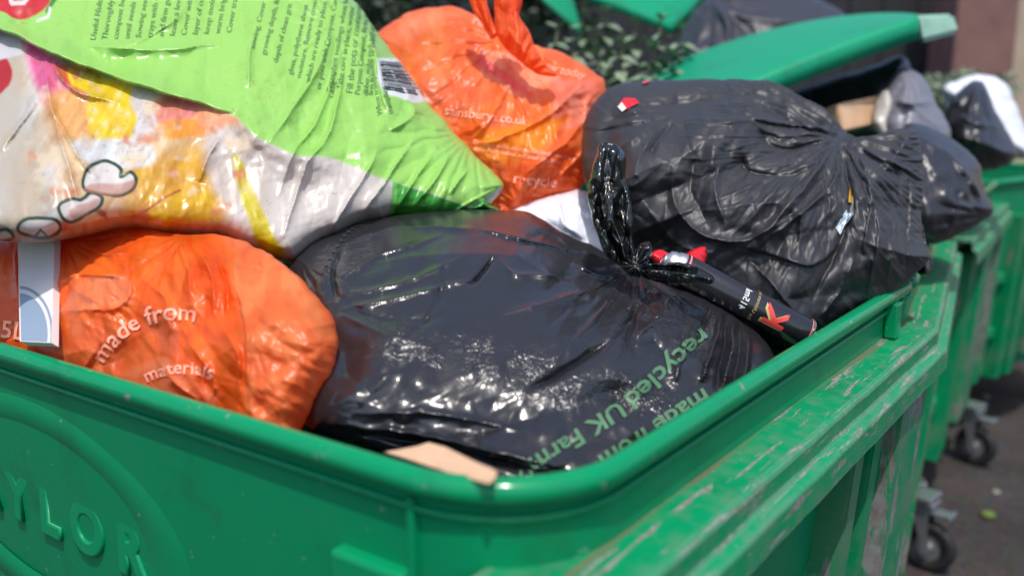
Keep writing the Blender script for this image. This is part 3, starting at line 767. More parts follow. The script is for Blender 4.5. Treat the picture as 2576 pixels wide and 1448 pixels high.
# ---- compost sack
BOUND = [(-200, 20), (0, 78), (60, 100), (120, 135), (200, 172), (330, 218), (480, 256), (590, 292), (650, 345), (740, 392), (830, 398), (960, 448), (1010, 466), (1090, 488), (1180, 522), (1215, 500), (1275, 470)]
def paint_compost(px, py):
    wob = 6*fbm(px/60, py/60, 5, 3)
    px = px+wob; py = py+4*fbm(px/50, py/50, 8, 3)
    n = len(px); C = np.repeat(lin(150, 205, 98)[None], n, 0)
    mix = lambda m, c: C*(1-m)+np.asarray(c)*m
    low = soft(px, py, BOUND+[(1275, 900), (-200, 900)], 7, smooth=False)
    C = mix(low, lin(214, 206, 198))
    # dark green band at the right end
    C = mix(soft(px, py, [(990, 458), (1090, 488), (1180, 522), (1215, 500), (1275, 465), (1300, 560), (960, 600), (985, 540)], 5, False)*low, lin(60, 160, 52))
    C = mix(soft(px, py, [(988, 455), (1000, 462), (996, 520), (985, 560), (975, 560), (984, 510)], 4)*low, lin(120, 200, 95))
    # printed flower picture on the front panel
    C = mix(soft(px, py, [(-200, 60), (20, 90), (60, 120), (120, 400), (160, 600), (100, 640), (-200, 640)], 40)*low, lin(186, 182, 172))
    C = mix(np.clip(.5+1.6*fbm(px/70, py/70, 44, 3), 0, 1)[:, None]*.6*soft(px, py, [(-200, 150), (60, 160), (140, 400), (170, 600), (-200, 640)], 50)*low, lin(196, 172, 140))
    C = mix(soft(px, py, [(130, 240), (300, 230), (480, 290), (600, 320), (560, 460), (420, 560), (300, 620), (180, 560), (150, 420)], 70)*low, lin(222, 186, 140))
    C = mix(soft(px, py, [(270, 400), (400, 395), (520, 360), (560, 420), (520, 520), (470, 590), (380, 585), (300, 560), (330, 480)], 60)*low, lin(214, 160, 48))
    C = mix(soft(px, py, [(430, 480), (560, 470), (560, 560), (480, 585), (360, 560)], 40)*low, lin(214, 165, 20))
    C = mix(soft(px, py, [(55, 95), (130, 140), (190, 190), (215, 250), (130, 270), (90, 210)], 22)*low, lin(224, 104, 152))
    C = mix(soft(px, py, [(140, 165), (230, 190), (210, 235), (170, 215)], 10)*low, lin(222, 92, 70))
    C = mix(soft(px, py, [(120, 240), (215, 235), (225, 350), (150, 330)], 30)*low, lin(232, 176, 108))
    C = mix(soft(px, py, [(180, 165), (270, 195), (330, 220), (345, 300), (330, 345), (240, 352), (215, 290), (225, 240), (180, 215)], 8)*low, lin(228, 196, 44))
    for (a, b_, r) in [(205, 190, 9), (232, 205, 8), (250, 225, 8), (300, 240, 9), (280, 262, 8), (235, 275, 9), (225, 300, 8), (262, 310, 9), (300, 325, 8), (245, 335, 8), (322, 285, 8)]:
        C = mix((np.exp(-((px-a)**2+(py-b_)**2)/r**2)*.55)[:, None]*low, lin(240, 228, 190))
    C = mix(soft(px, py, [(345, 222), (400, 245), (385, 330), (330, 355), (345, 300), (330, 260)], 10)*low, lin(214, 208, 206))
    C = mix(soft(px, py, [(190, 352), (330, 352), (385, 370), (380, 415), (250, 425), (190, 385)], 14)*low, lin(216, 212, 206))
    C = mix(soft(px, py, [(395, 238), (490, 262), (495, 290), (440, 312), (395, 305)], 10)*low, lin(230, 140, 132))
    C = mix(soft(px, py, [(400, 310), (500, 295), (590, 300), (600, 330), (560, 350), (500, 345), (420, 350)], 14)*low, lin(234, 150, 52))
    C = mix(soft(px, py, [(500, 265), (590, 290), (595, 325), (510, 318)], 12)*low, lin(236, 160, 116))
    C = mix(soft(px, py, [(510, 350), (590, 310), (640, 345), (680, 400), (640, 640), (540, 470)], 26)*low, lin(206, 194, 184))
    C = mix(soft(px, py, [(585, 400), (605, 400), (640, 490), (690, 590), (720, 640), (690, 650), (650, 620), (612, 520)], 12)*low, lin(206, 190, 20))
    C = mix(soft(px, py, [(320, 590), (420, 580), (600, 560), (560, 640), (380, 620)], 30)*low, lin(208, 168, 150))
    C = mix(stroke(px, py, [(300, 566), (360, 535), (405, 502), (450, 480)], 3, 4)*low, lin(170, 78, 40))
    C = mix(stroke(px, py, [(160, 575), (180, 545), (230, 520), (300, 566)], 8, 8)*low, lin(160, 96, 78))
    # printed photograph: petals and tonal streaks
    pn = fbm(px/34, py/50, 61, 4); st_ = fbm((px+py*.6)/11, (py-px*.6)/70, 62, 3)
    pic = soft(px, py, [(60, 110), (300, 200), (600, 300), (640, 420), (560, 600), (300, 620), (120, 560)], 40)*low
    C = C*(1+pic*(.35*pn+.22*st_)[:, None]*np.array([.6, 1.0, 1.5]))
    C = mix(pic*np.clip(fbm(px/48, py/40, 63, 3)*2.2-.35, 0, .8)[:, None], lin(226, 206, 176))
    C = mix(pic*np.clip(fbm(px/40, py/44, 64, 3)*2.4-.6, 0, .8)[:, None], lin(206, 120, 84))
    # outlined script letters
    G = lin(38, 70, 48)
    for loop in ([(210, 470), (214, 435), (240, 412), (280, 408), (303, 425), (303, 445), (325, 432), (342, 448), (335, 475), (300, 490), (240, 485)],
                 [(155, 545), (150, 515), (180, 498), (205, 500), (230, 485), (255, 497), (248, 520), (215, 540), (180, 560)],
                 [(48, 585), (55, 560), (95, 548), (140, 556), (150, 580), (110, 598)], [(-30, 610), (-10, 585), (15, 578), (30, 600)]):
        C = mix(soft(px, py, loop, 5)*low, lin(222, 216, 210))
        C = mix(stroke(px, py, list(catmull(loop, 5))+[loop[0]], 4.5, 3.5)*low, G)
    C = mix(soft(px, py, [(212, 478), (240, 462), (290, 462), (338, 455), (330, 478), (280, 492)], 6)*low*.7, lin(190, 130, 112))
    C = mix(soft(px, py, [(175, 530), (215, 510), (250, 500), (240, 520), (190, 552)], 6)*low*.7, lin(196, 140, 124))
    C = mix(stroke(px, py, [(88, 592), (100, 578), (112, 592)], 3, 3)*low, G)
    # red logo patches at the left edge
    top = 1-low
    C = mix(soft(px, py, [(-200, -80), (105, -40), (125, 10), (60, 48), (0, 30), (-60, 20)], 4)*top, lin(196, 36, 44))
    C = mix(stroke(px, py, [(20, -20), (30, 10), (62, 8), (75, -10)], 6, 3)*top, lin(214, 208, 204))
    C = mix(stroke(px, py, [(118, 30), (135, 5), (150, -20)], 5, 3)*top, lin(40, 130, 50))
    C = mix(stroke(px, py, [(92, 52), (118, 42), (128, 20)], 4, 3)*top, lin(214, 214, 204))
    C = mix(soft(px, py, [(-60, 135), (20, 150), (25, 215), (-60, 250)], 5)*low, lin(176, 38, 44))
    C = mix(soft(px, py, [(-60, 95), (30, 95), (52, 120), (45, 140), (0, 150), (-60, 160)], 5)*low, lin(206, 206, 212))
    C = C*np.where(low > .5, .80, .88)
    # barcode panel
    C = mix(soft(px, py, [(950, 146), (1003, 152), (1078, 254), (1040, 258), (970, 234), (952, 200)], 3, False), lin(206, 210, 212))
    return C
def compost_mat():
    m, n, l, b = nt('printed_compost_sack')
    bp, tc = crinkle_nodes(n, l, 30, .22, .004); l.new(bp.outputs[0], b.inputs['Normal'])
    at = N(n, 'ShaderNodeAttribute', attribute_name='print')
    d = N(n, 'ShaderNodeTexNoise', Scale=70.0, Detail=7.0, Roughness=.78); l.new(tc.outputs['Object'], d.inputs['Vector'])
    mr = N(n, 'ShaderNodeMapRange'); mr.inputs[1].default_value = .55; mr.inputs[2].default_value = .68; mr.inputs[4].default_value = .6; l.new(d.outputs[0], mr.inputs[0])
    d2 = N(n, 'ShaderNodeTexNoise', Scale=6.0, Detail=4.0); l.new(tc.outputs['Object'], d2.inputs['Vector'])
    m2 = N(n, 'ShaderNodeMapRange'); m2.inputs[1].default_value = .4; m2.inputs[2].default_value = .65; l.new(d2.outputs[0], m2.inputs[0])
    mu = N(n, 'ShaderNodeMath', operation='MULTIPLY'); l.new(mr.outputs[0], mu.inputs[0]); l.new(m2.outputs[0], mu.inputs[1])
    mx = N(n, 'ShaderNodeMix', data_type='RGBA'); mx.inputs[7].default_value = (.23, .12, .06, 1)
    l.new(mu.outputs[0], mx.inputs[0]); l.new(at.outputs[0], mx.inputs[6]); l.new(mx.outputs[2], b.inputs['Base Color'])
    b.inputs['Roughness'].default_value = .3
    tl = N(n, 'ShaderNodeBsdfTranslucent'); l.new(mx.outputs[2], tl.inputs[0])
    ms = N(n, 'ShaderNodeMixShader'); ms.inputs[0].default_value = .08
    l.new(b.outputs[0], ms.inputs[1]); l.new(tl.outputs[0], ms.inputs[2]); l.new(ms.outputs[0], n['Material Output'].inputs[0])
    return m
compost = make_bag('compost_sack',
    [(-220, 250), (-230, 60), (-120, -60), (60, -150), (300, -190), (600, -170), (800, -90), (890, 5), (925, 45), (965, 105), (1005, 155), (1070, 250), (1150, 340), (1215, 410), (1262, 455), (1262, 478), (1235, 510), (1250, 528),
     (1180, 540), (1080, 548), (980, 548), (900, 566), (800, 612), (735, 655), (640, 632), (560, 600), (470, 592), (320, 575), (230, 590), (110, 610), (0, 605), (-120, 590), (-200, 480)],
    1.72, .00026, -.00058, (600, 400), .12, .22, compost_mat(), Rp=95, power=2.4,
    bumps=[(380, 330, 260, .05), (800, 330, 230, .05), (620, 120, 240, .04), (160, 440, 140, .04)],
    folds=[([(-200, 40), (0, 78), (110, 130), (230, 178), (420, 240), (590, 290)], 26, .045, 'step'),
           ([(590, 290), (660, 345), (740, 390), (860, 420)], 40, .018, 'soft'),
           ([(115, 130), (125, 250), (200, 520)], 9, .010), ([(100, 240), (60, 300), (0, 380)], 8, .009), ([(120, 250), (200, 400), (250, 450)], 8, .010),
           ([(130, 150), (160, 205), (200, 235), (260, 250), (320, 265)], 9, .012),
           ([(470, 0), (440, 50), (330, 110), (220, 118)], 14, .013), ([(220, 118), (400, 125), (560, 110)], 14, .012),
           ([(640, 90), (625, 140), (625, 220)], 12, .010), ([(840, 60), (800, 170), (720, 300), (670, 370)], 14, .014),
           ([(860, 120), (800, 300), (735, 390), (700, 500)], 7, .009), ([(870, 150), (830, 330), (770, 420), (710, 600)], 8, .012),
           ([(950, 380), (900, 470), (830, 580)], 8, .010), ([(1040, 350), (960, 470), (900, 550)], 8, .010), ([(1100, 370), (1040, 460), (990, 530)], 7, .010),
           ([(1130, 385), (1090, 460), (1040, 520)], 7, .010), ([(1180, 420), (1130, 490)], 7, .008), ([(920, 60), (945, 140), (970, 260), (1000, 290)], 10, .012),
           ([(980, 330), (1040, 290), (1030, 260)], 9, .010), ([(560, 340), (520, 400), (500, 460)], 12, .014), ([(1250, 470), (1190, 500), (1130, 535)], 9, .016, 'step'),
           ([(1225, 500), (1210, 520), (1170, 530)], 7, .01)],
    pleats=[(1190, 330, .10, 380), (850, 60, .05, 300)], exc=.016, step=3.1, seed=11, iters=90, bend=.22, attach=.02, paint=paint_compost, amp0=.003, wave=80, fac=(((120, 300), .16, 5, 20, 25), ((50, 120), .12, 5, 25, 40), ((22, 50), .08, 4, None, 90)), ple_amp=.02, warp=3, nple=26, gain=1.5, thin=.85,
    label='large lime green and white printed compost sack lying across the bin', cat='sack')
txt = []
left_lines = ['Useful Multi', 'Thoroughly water', 'compost before use', 'until seeds have', 'Sowing seeds. Fill', 'trays with compost', 'and firm gently to', 'leave a level bed', 'Cover with a thin', 'layer of compost', 'keep moist in a', 'warm bright place', 'Cover trays with a']
for i, s in enumerate(left_lines):
    txt.append((s, 240+i*28.5, 104-i*1.6, -80, 20, 0, 1.1))
right_lines = [('sowing. Cover', 640, 125, -76), ('growing depth, firm', 668, 140, -76), ('depth of clean grit', 698, 160, -76), ('glass, polythene sheet', 735, 190, -77), ('moisture. Remove cover', 757, 198, -78), ('which are ready to place in daylight', 780, 208, -78),
               ('or pots with Compost, Cover', 806, 226, -79), ('Transplant seedlings when large', 834, 234, -80), ('Take care in place, water', 858, 226, -81)]
for s, x, y, a in right_lines: txt.append((s, x, y, a, 18.5, 0, 1.12))
txt += [('Fill the pots or containers and level off.', 886, 236, -84, 23), ('Purpose Compost, firm and level, the', 905, 240, -84, 20), ('dibber, make each pot ready to', 925, 243, -85, 18), ('firm in, water to avoid the compost', 938, 240, -88, 17),
        ('When transplant', 962, 290, -100, 19), ('transplant', 990, 286, -106, 18), ('Taking', 838, 250, -80, 17)]
print_text(compost, txt, M_print_dark, bold=.006)
bars = []; br = random.Random(3)
A0, A1, B0, B1 = np.array((954., 152.)), np.array((1003., 156.)), np.array((968., 228.)), np.array((1066., 246.))
t = .03
while t < .95:
    w = br.choice((.015, .02, .03, .045)); 
    bars.append((A0+(B0-A0)*t, A1+(B1-A1)*t, A1+(B1-A1)*(t+w), A0+(B0-A0)*(t+w))); t += w+br.choice((.015, .025, .03))
print_poly(compost, bars, M_ink_black, 'barcode')

# ---- front black refuse sack
black1 = make_bag('black_refuse_sack',
    [(690, 780), (720, 690), (745, 645), (800, 598), (890, 562), (1000, 540), (1150, 527), (1260, 528), (1330, 534), (1420, 585), (1500, 625), (1575, 655), (1640, 680), (1740, 700), (1810, 745), (1890, 820), (1945, 890), (1960, 960),
     (1900, 1050), (1700, 1190), (1500, 1290), (1380, 1290), (1200, 1240), (960, 1140), (790, 1085), (700, 960)],
    1.52, .00010, -.00075, (1350, 800), .15, .30, M_black1, Rp=330, power=2.0, fac=(((220, 420), .26, 5, None, 90), ((90, 200), .17, 6, None, 90), ((30, 70), .08, 4, None, 90)), lumps=16, warp=4, gain=1.8, thin=.8,
    crk=lambda x, y: np.clip(.04+1.0*np.exp(-(seg_dist(x, y, [(980, 835), (1120, 880), (1260, 900), (1350, 950), (1450, 1000), (1560, 980), (1690, 1050)], False)[0]/48)**2)+.7*np.exp(-((x-1690)**2+(y-800)**2)/110**2)+.5*np.exp(-((x-860)**2+(y-640)**2)/70**2), 0, 1)*np.clip(.75+.9*fbm(x/60, y/60, 7, 2), .2, 1.2),
    bumps=[(1250, 720, 330, .06), (1560, 800, 220, .035), (1000, 850, 180, .02)],
    folds=[([(1200, 580), (1290, 598), (1400, 625), (1500, 640)], 12, .013, 'step'), ([(1245, 645), (1210, 690), (1175, 720)], 7, -.012), ([(1255, 650), (1300, 690), (1420, 690)], 14, .008),
           ([(1320, 985), (1420, 930), (1540, 850)], 10, -.014), ([(1540, 850), (1600, 790), (1640, 700), (1600, 660)], 13, -.012), ([(1620, 690), (1720, 700), (1800, 745), (1815, 800)], 10, .010, 'step'),
           ([(1815, 770), (1800, 850), (1765, 960)], 11, .022), ([(1832, 780), (1822, 860), (1800, 980)], 6, -.018), ([(1850, 790), (1840, 880), (1815, 980)], 9, .020), ([(1866, 800), (1858, 890), (1840, 980)], 6, -.016), ([(1885, 820), (1880, 900), (1860, 990)], 9, .018), ([(1750, 800), (1720, 870), (1700, 960)], 12, .012), ([(1790, 760), (1765, 830), (1740, 900)], 9, -.012), ([(1690, 740), (1650, 800), (1600, 850)], 12, .012), ([(1660, 720), (1620, 770)], 9, -.01), ([(1440, 660), (1500, 690), (1560, 700)], 12, .008), ([(1000, 565), (1100, 570), (1200, 575)], 9, .008),
           ([(850, 780), (1000, 750), (1200, 700)], 10, .006), ([(850, 700), (960, 640), (1120, 590)], 9, .008), ([(840, 640), (900, 600), (1010, 565)], 8, .009), ([(870, 600), (840, 680), (845, 760)], 9, -.012),
           ([(850, 790), (950, 830), (1100, 880)], 18, .006), ([(790, 1070), (1000, 1090), (1200, 1130), (1430, 1185)], 10, .020, 'step'), ([(860, 1085), (1100, 1125), (1400, 1200)], 8, -.012),
           ([(1330, 560), (1400, 590), (1440, 620)], 9, .01), ([(1590, 680), (1450, 740), (1250, 790)], 14, .006), ([(1595, 690), (1500, 800), (1400, 900)], 12, .007), ([(1605, 690), (1590, 820), (1560, 930)], 10, -.006), ([(850, 745), (1000, 715), (1180, 640)], 12, .006), ([(850, 760), (980, 800), (1150, 800)], 14, -.005), ([(880, 1040), (1100, 1040), (1350, 1090)], 14, .006), ([(1120, 660), (1100, 760), (1020, 860)], 12, -.005)],
    pleats=[(1600, 665, .22, 230), (1900, 760, .10, 200), (760, 650, .10, 160)], exc=.012, step=3.1, seed=21, iters=90, bend=.28, attach=.02, amp0=.003, wave=110,
    label='shiny black refuse sack with a knotted top and green print, in the near corner', cat='bag')
print_text(black1, [('recycled', 1764, 822, 138, 64, 0, 1.22), ('UK Farm', 1556, 1008, 147, 62, 0, 1.2), ('made from', 1770, 975, 147, 58, 0, 1.25)], M_print_green, bold=.022, sub=2)
print_text(black1, [('Yr', 1352, 1180, 172, 58)], M_print_green, bold=.022, sub=2)

pf = []
for i in range(11):
    t_ = i/10; x_ = 905-95*t_; y_ = 566+120*t_**1.6
    pf.append(((x_-5, y_-3), (x_+5, y_-4), (x_+6, y_+3), (x_-4, y_+4)))
for q_ in pf: print_poly(black1, [q_], M_ink_black, 'perforation', off=.0012, n=2)
def ear(name, outl, d0, base, mat, parent, seed, bulge=.02, st=.5, rad=300, gy=0.0, gx=0.0, folds=(), step=2.2, exc=.0, wave=40, amp0=.001, back=.02, iters=6, ang=5):
    o_ = np.array(outl, float); c = o_.mean(0)
    return make_bag(name, outl, d0, gx, gy, tuple(c), bulge, back, mat, Rp=26, folds=folds, pleats=[(base[0], base[1], st, rad)], exc=exc, step=step, seed=seed, iters=iters, bend=.12, attach=.015, amp0=amp0, wave=wave, parent=parent, fac=(((26, 64), .8, 4, ang, 10),), jit=2.5)
ear('tied_ear', [(1500, 388), (1508, 364), (1535, 357), (1564, 374), (1576, 400), (1573, 450), (1584, 500), (1592, 560), (1592, 620), (1606, 660), (1572, 672), (1530, 648), (1506, 600), (1486, 540), (1478, 470), (1490, 420)], 1.47, (1585, 700), M_ear, black1.o, 3, bulge=.026,
    folds=[([(1585, 670), (1545, 560), (1530, 400)], 5, .008), ([(1580, 670), (1520, 540), (1505, 420)], 5, .007), ([(1590, 665), (1570, 540), (1560, 400)], 5, -.007)])
ear('tied_ear', [(1598, 668), (1650, 662), (1700, 660), (1752, 670), (1794, 697), (1786, 714), (1750, 708), (1700, 714), (1650, 708), (1612, 692)], 1.44, (1580, 675), M_ear, black1.o, 8, bulge=.022, gx=-.0002, folds=[([(1605, 680), (1700, 684), (1780, 702)], 5, .008), ([(1605, 676), (1700, 672), (1760, 684)], 4, -.006)])
ear('knot', [(1566, 655), (1592, 640), (1612, 612), (1636, 608), (1640, 640), (1625, 672), (1630, 690), (1592, 694), (1568, 676)], 1.45, (1600, 670), M_ear, black1.o, 5, bulge=.03, st=.8, rad=80)

# ---- right black refuse sack
black2 = make_bag('black_refuse_sack',
    [(1495, 260), (1540, 218), (1620, 205), (1720, 200), (1850, 200), (1940, 205), (1990, 232), (2050, 265), (2105, 310), (2150, 345), (2210, 338), (2265, 322), (2305, 328), (2316, 380), (2322, 450), (2318, 540), (2322, 610), (2335, 650), (2300, 690),
     (2250, 735), (2150, 795), (2060, 850), (1980, 880), (1900, 860), (1800, 790), (1700, 720), (1630, 650), (1560, 590), (1490, 500), (1462, 400), (1470, 310)],
    1.91, .00008, -.00050, (1900, 500), .19, .30, M_black2, Rp=300, power=2.0, fac=(((150, 300), .46, 6, 35, 50), ((60, 140), .22, 6, None, 90), ((24, 55), .06, 4, None, 90)), lumps=18, ple_amp=.008, warp=4, nple=22,
    bumps=[(1880, 420, 240, .05), (2150, 520, 160, .04), (1680, 330, 160, .03)],
    folds=[([(1690, 440), (1700, 520), (1760, 585), (1850, 608), (1930, 580), (1975, 520), (2000, 450)], 21, 0.0297), ([(1745, 400), (1740, 480), (1780, 560)], 24, -0.0189), ([(1820, 380), (1800, 480), (1830, 580)], 20, 0.0189),
           ([(1860, 370), (1880, 430), (1990, 440), (2030, 420)], 20, -0.0270), ([(1890, 300), (1960, 315), (2040, 325), (2110, 345)], 14, 0.0297, 'step'), ([(1900, 310), (1935, 360), (1985, 375), (2090, 360)], 21, -0.0297),
           ([(2110, 345), (2060, 420), (1980, 520), (1870, 640)], 15, 0.0189), ([(2115, 350), (2100, 450), (2010, 540), (1880, 640)], 12, 0.0162), ([(2115, 350), (2130, 430), (2140, 520), (2100, 640), (2040, 760)], 14, -0.0216),
           ([(2120, 350), (2180, 430), (2190, 520), (2170, 640)], 14, 0.0203), ([(2120, 345), (2200, 390), (2270, 420), (2315, 450)], 18, 0.0203), ([(2130, 345), (2230, 350), (2310, 350)], 18, -0.0189), ([(2110, 340), (2060, 300), (1980, 270), (1900, 250)], 15, 0.0162),
           ([(2200, 500), (2210, 600), (2180, 740)], 14, 0.0162), ([(2250, 480), (2250, 600), (2230, 720)], 14, 0.0135), ([(2290, 450), (2285, 560), (2280, 680)], 12, -0.0135), ([(1860, 620), (1960, 650), (2050, 670), (2130, 600)], 18, 0.0216, 'step'),
           ([(1870, 640), (1950, 720), (2030, 830)], 16, 0.0162), ([(1900, 600), (2000, 540), (2110, 470)], 14, 0.0135), ([(1500, 310), (1600, 290), (1680, 275)], 18, -0.0162), ([(1560, 250), (1620, 300), (1640, 330)], 15, 0.0108), ([(1650, 320), (1600, 420), (1590, 480)], 22, 0.0162),
           ([(1490, 335), (1580, 318), (1690, 292)], 12, -.022), ([(1510, 390), (1590, 355), (1650, 300)], 14, .018), ([(1540, 240), (1600, 262), (1700, 262), (1790, 245)], 14, -.012), ([(1690, 310), (1640, 380), (1660, 360)], 15, -0.0162), ([(1520, 420), (1580, 470), (1640, 430)], 21, 0.0162), ([(1600, 480), (1700, 610), (1800, 640)], 18, 0.0135), ([(2150, 640), (2120, 720), (2060, 800)], 12, 0.0162)],
    pleats=[(2110, 345, .40, 380)], exc=.006, step=3.1, seed=33, iters=90, bend=.22, attach=.018, amp0=.004, wave=85,
    label='dusty black refuse sack with radiating creases on the far right of the bin', cat='bag')
# torn hole with wrapping showing
def patch(b, poly, mat, name, off=.004, **k):
    c = np.mean(poly, 0); P = np.array([c]+list(poly), float); X, ok = on_surface(b, P[:, 0], P[:, 1], off)
    n = len(poly); return mesh_obj(name, [tuple(x) for x in X], [(0, 1+i, 1+(i+1) % n) for i in range(n)], mat, b.o, smooth=False, **k)
M_foil = simple('silver_foil', (.6, .68, .72), .2, metal=.8, bump=.8, bscale=90)
M_yel = simple('yellow_wrapper', (.55, .33, .03), .4, bump=.4)
patch(black2, [(2125, 530), (2140, 490), (2152, 498), (2150, 540), (2128, 575), (2108, 590), (2100, 575)], M_foil, 'silver_wrapping')
patch(black2, [(2134, 468), (2146, 464), (2148, 490), (2138, 512), (2128, 510)], M_yel, 'yellow_wrapping')
patch(black2, [(1558, 268), (1572, 250), (1598, 252), (1606, 262), (1590, 272), (1575, 280)], M_redfoil, 'red_wrapping')
patch(black2, [(1556, 272), (1566, 262), (1578, 276), (1568, 284)], M_ink_white, 'white_scrap')
patch(black2, [(1614, 212), (1630, 207), (1634, 211), (1620, 216)], M_redfoil, 'red_scrap')
ear('hanging_flap', [(2285, 575), (2318, 560), (2330, 610), (2346, 668), (2332, 692), (2308, 684), (2296, 640)], 1.93, (2310, 540), M_black, black2.o, 12, bulge=.02, st=.3)

# ---- orange carrier bags
def paint_orange(zones, seed):
    """film lying in one, two or three layers: single film is pale salmon, doubled film a deeper orange"""
    def f(px, py):
        wx = px+7*fbm(px/40, py/40, seed, 3); wy = py+7*fbm(px/40, py/40, seed+5, 3)
        C = np.repeat(np.array([1.0, .225, .06])[None], len(px), 0)
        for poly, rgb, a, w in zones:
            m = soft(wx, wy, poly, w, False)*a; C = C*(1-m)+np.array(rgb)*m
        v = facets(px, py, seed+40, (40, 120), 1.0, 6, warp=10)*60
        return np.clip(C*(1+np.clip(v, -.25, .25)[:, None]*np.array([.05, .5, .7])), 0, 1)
    return f
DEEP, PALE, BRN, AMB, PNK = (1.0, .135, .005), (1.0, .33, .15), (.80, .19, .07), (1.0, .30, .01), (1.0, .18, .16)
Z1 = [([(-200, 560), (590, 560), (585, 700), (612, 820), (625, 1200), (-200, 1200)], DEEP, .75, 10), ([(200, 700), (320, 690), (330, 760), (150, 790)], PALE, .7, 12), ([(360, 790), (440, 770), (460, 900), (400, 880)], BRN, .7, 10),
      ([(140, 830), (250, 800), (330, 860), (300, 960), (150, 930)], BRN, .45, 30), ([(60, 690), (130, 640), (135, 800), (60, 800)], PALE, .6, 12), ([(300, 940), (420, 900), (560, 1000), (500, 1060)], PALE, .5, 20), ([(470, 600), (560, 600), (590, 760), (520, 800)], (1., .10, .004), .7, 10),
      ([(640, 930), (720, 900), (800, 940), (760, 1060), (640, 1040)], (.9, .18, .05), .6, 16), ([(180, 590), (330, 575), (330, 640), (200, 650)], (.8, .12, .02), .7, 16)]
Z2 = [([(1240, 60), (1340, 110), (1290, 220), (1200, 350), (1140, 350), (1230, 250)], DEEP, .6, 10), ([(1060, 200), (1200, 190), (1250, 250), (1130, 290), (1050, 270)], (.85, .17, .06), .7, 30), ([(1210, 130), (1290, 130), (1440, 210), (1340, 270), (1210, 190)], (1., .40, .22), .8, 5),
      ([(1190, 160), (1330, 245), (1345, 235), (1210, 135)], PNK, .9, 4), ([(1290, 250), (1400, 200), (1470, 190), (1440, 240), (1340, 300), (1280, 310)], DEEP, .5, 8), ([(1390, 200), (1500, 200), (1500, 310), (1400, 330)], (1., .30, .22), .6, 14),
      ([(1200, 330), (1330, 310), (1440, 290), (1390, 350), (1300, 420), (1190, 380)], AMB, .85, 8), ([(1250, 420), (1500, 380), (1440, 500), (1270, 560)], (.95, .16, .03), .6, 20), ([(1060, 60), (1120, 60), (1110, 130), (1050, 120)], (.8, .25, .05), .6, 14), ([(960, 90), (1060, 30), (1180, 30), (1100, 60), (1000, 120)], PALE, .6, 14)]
orange1 = make_bag('orange_carrier_bag',
    [(-140, 700), (-90, 620), (0, 600), (90, 596), (180, 584), (300, 570), (430, 586), (480, 590), (560, 592), (640, 620), (720, 668), (790, 735), (838, 800), (850, 865), (838, 930), (800, 1000), (765, 1065), (700, 1160), (500, 1160), (200, 1080), (-60, 1010), (-160, 850)],
    1.46, -.00040, -.00028, (400, 800), .14, .20, M_orange, Rp=230, power=2.0,
    bumps=[(250, 780, 170, .03), (650, 820, 200, .03), (430, 690, 120, .02)],
    folds=[([(590, 600), (585, 700), (610, 800), (625, 1040)], 12, .020, 'step'), ([(440, 590), (470, 660), (480, 760)], 12, .012), ([(130, 720), (200, 690), (320, 700)], 11, .012), ([(135, 780), (300, 770), (330, 690)], 9, .010),
           ([(150, 650), (130, 760), (140, 880)], 12, -.016), ([(40, 600), (45, 750), (50, 860)], 10, .010), ([(500, 620), (540, 720), (530, 800)], 10, .012), ([(545, 640), (575, 740), (560, 820)], 9, -.012), ([(470, 850), (540, 960), (520, 1020)], 10, .012),
           ([(390, 900), (440, 960), (500, 1010)], 9, .01), ([(560, 830), (600, 900), (600, 1000)], 9, .010), ([(180, 590), (260, 640), (320, 640)], 9, .010), ([(360, 700), (420, 760), (420, 860)], 12, .012), ([(240, 880), (200, 960), (260, 1000)], 10, .01)],
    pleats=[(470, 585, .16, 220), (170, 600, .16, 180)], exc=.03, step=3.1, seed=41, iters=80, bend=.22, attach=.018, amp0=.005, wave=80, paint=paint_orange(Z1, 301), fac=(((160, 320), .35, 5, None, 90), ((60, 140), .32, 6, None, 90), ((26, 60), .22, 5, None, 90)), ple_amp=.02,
    label='bright orange carrier bag with pale lettering against the near rim', cat='bag')
print_text(orange1, [('made from', 262, 915, -62, 62, .0048), ('materials', 372, 962, -28, 46, .0052), ('5L', 2, 848, 6, 62)], M_print_pink, bold=.012, sub=2, off=.002)
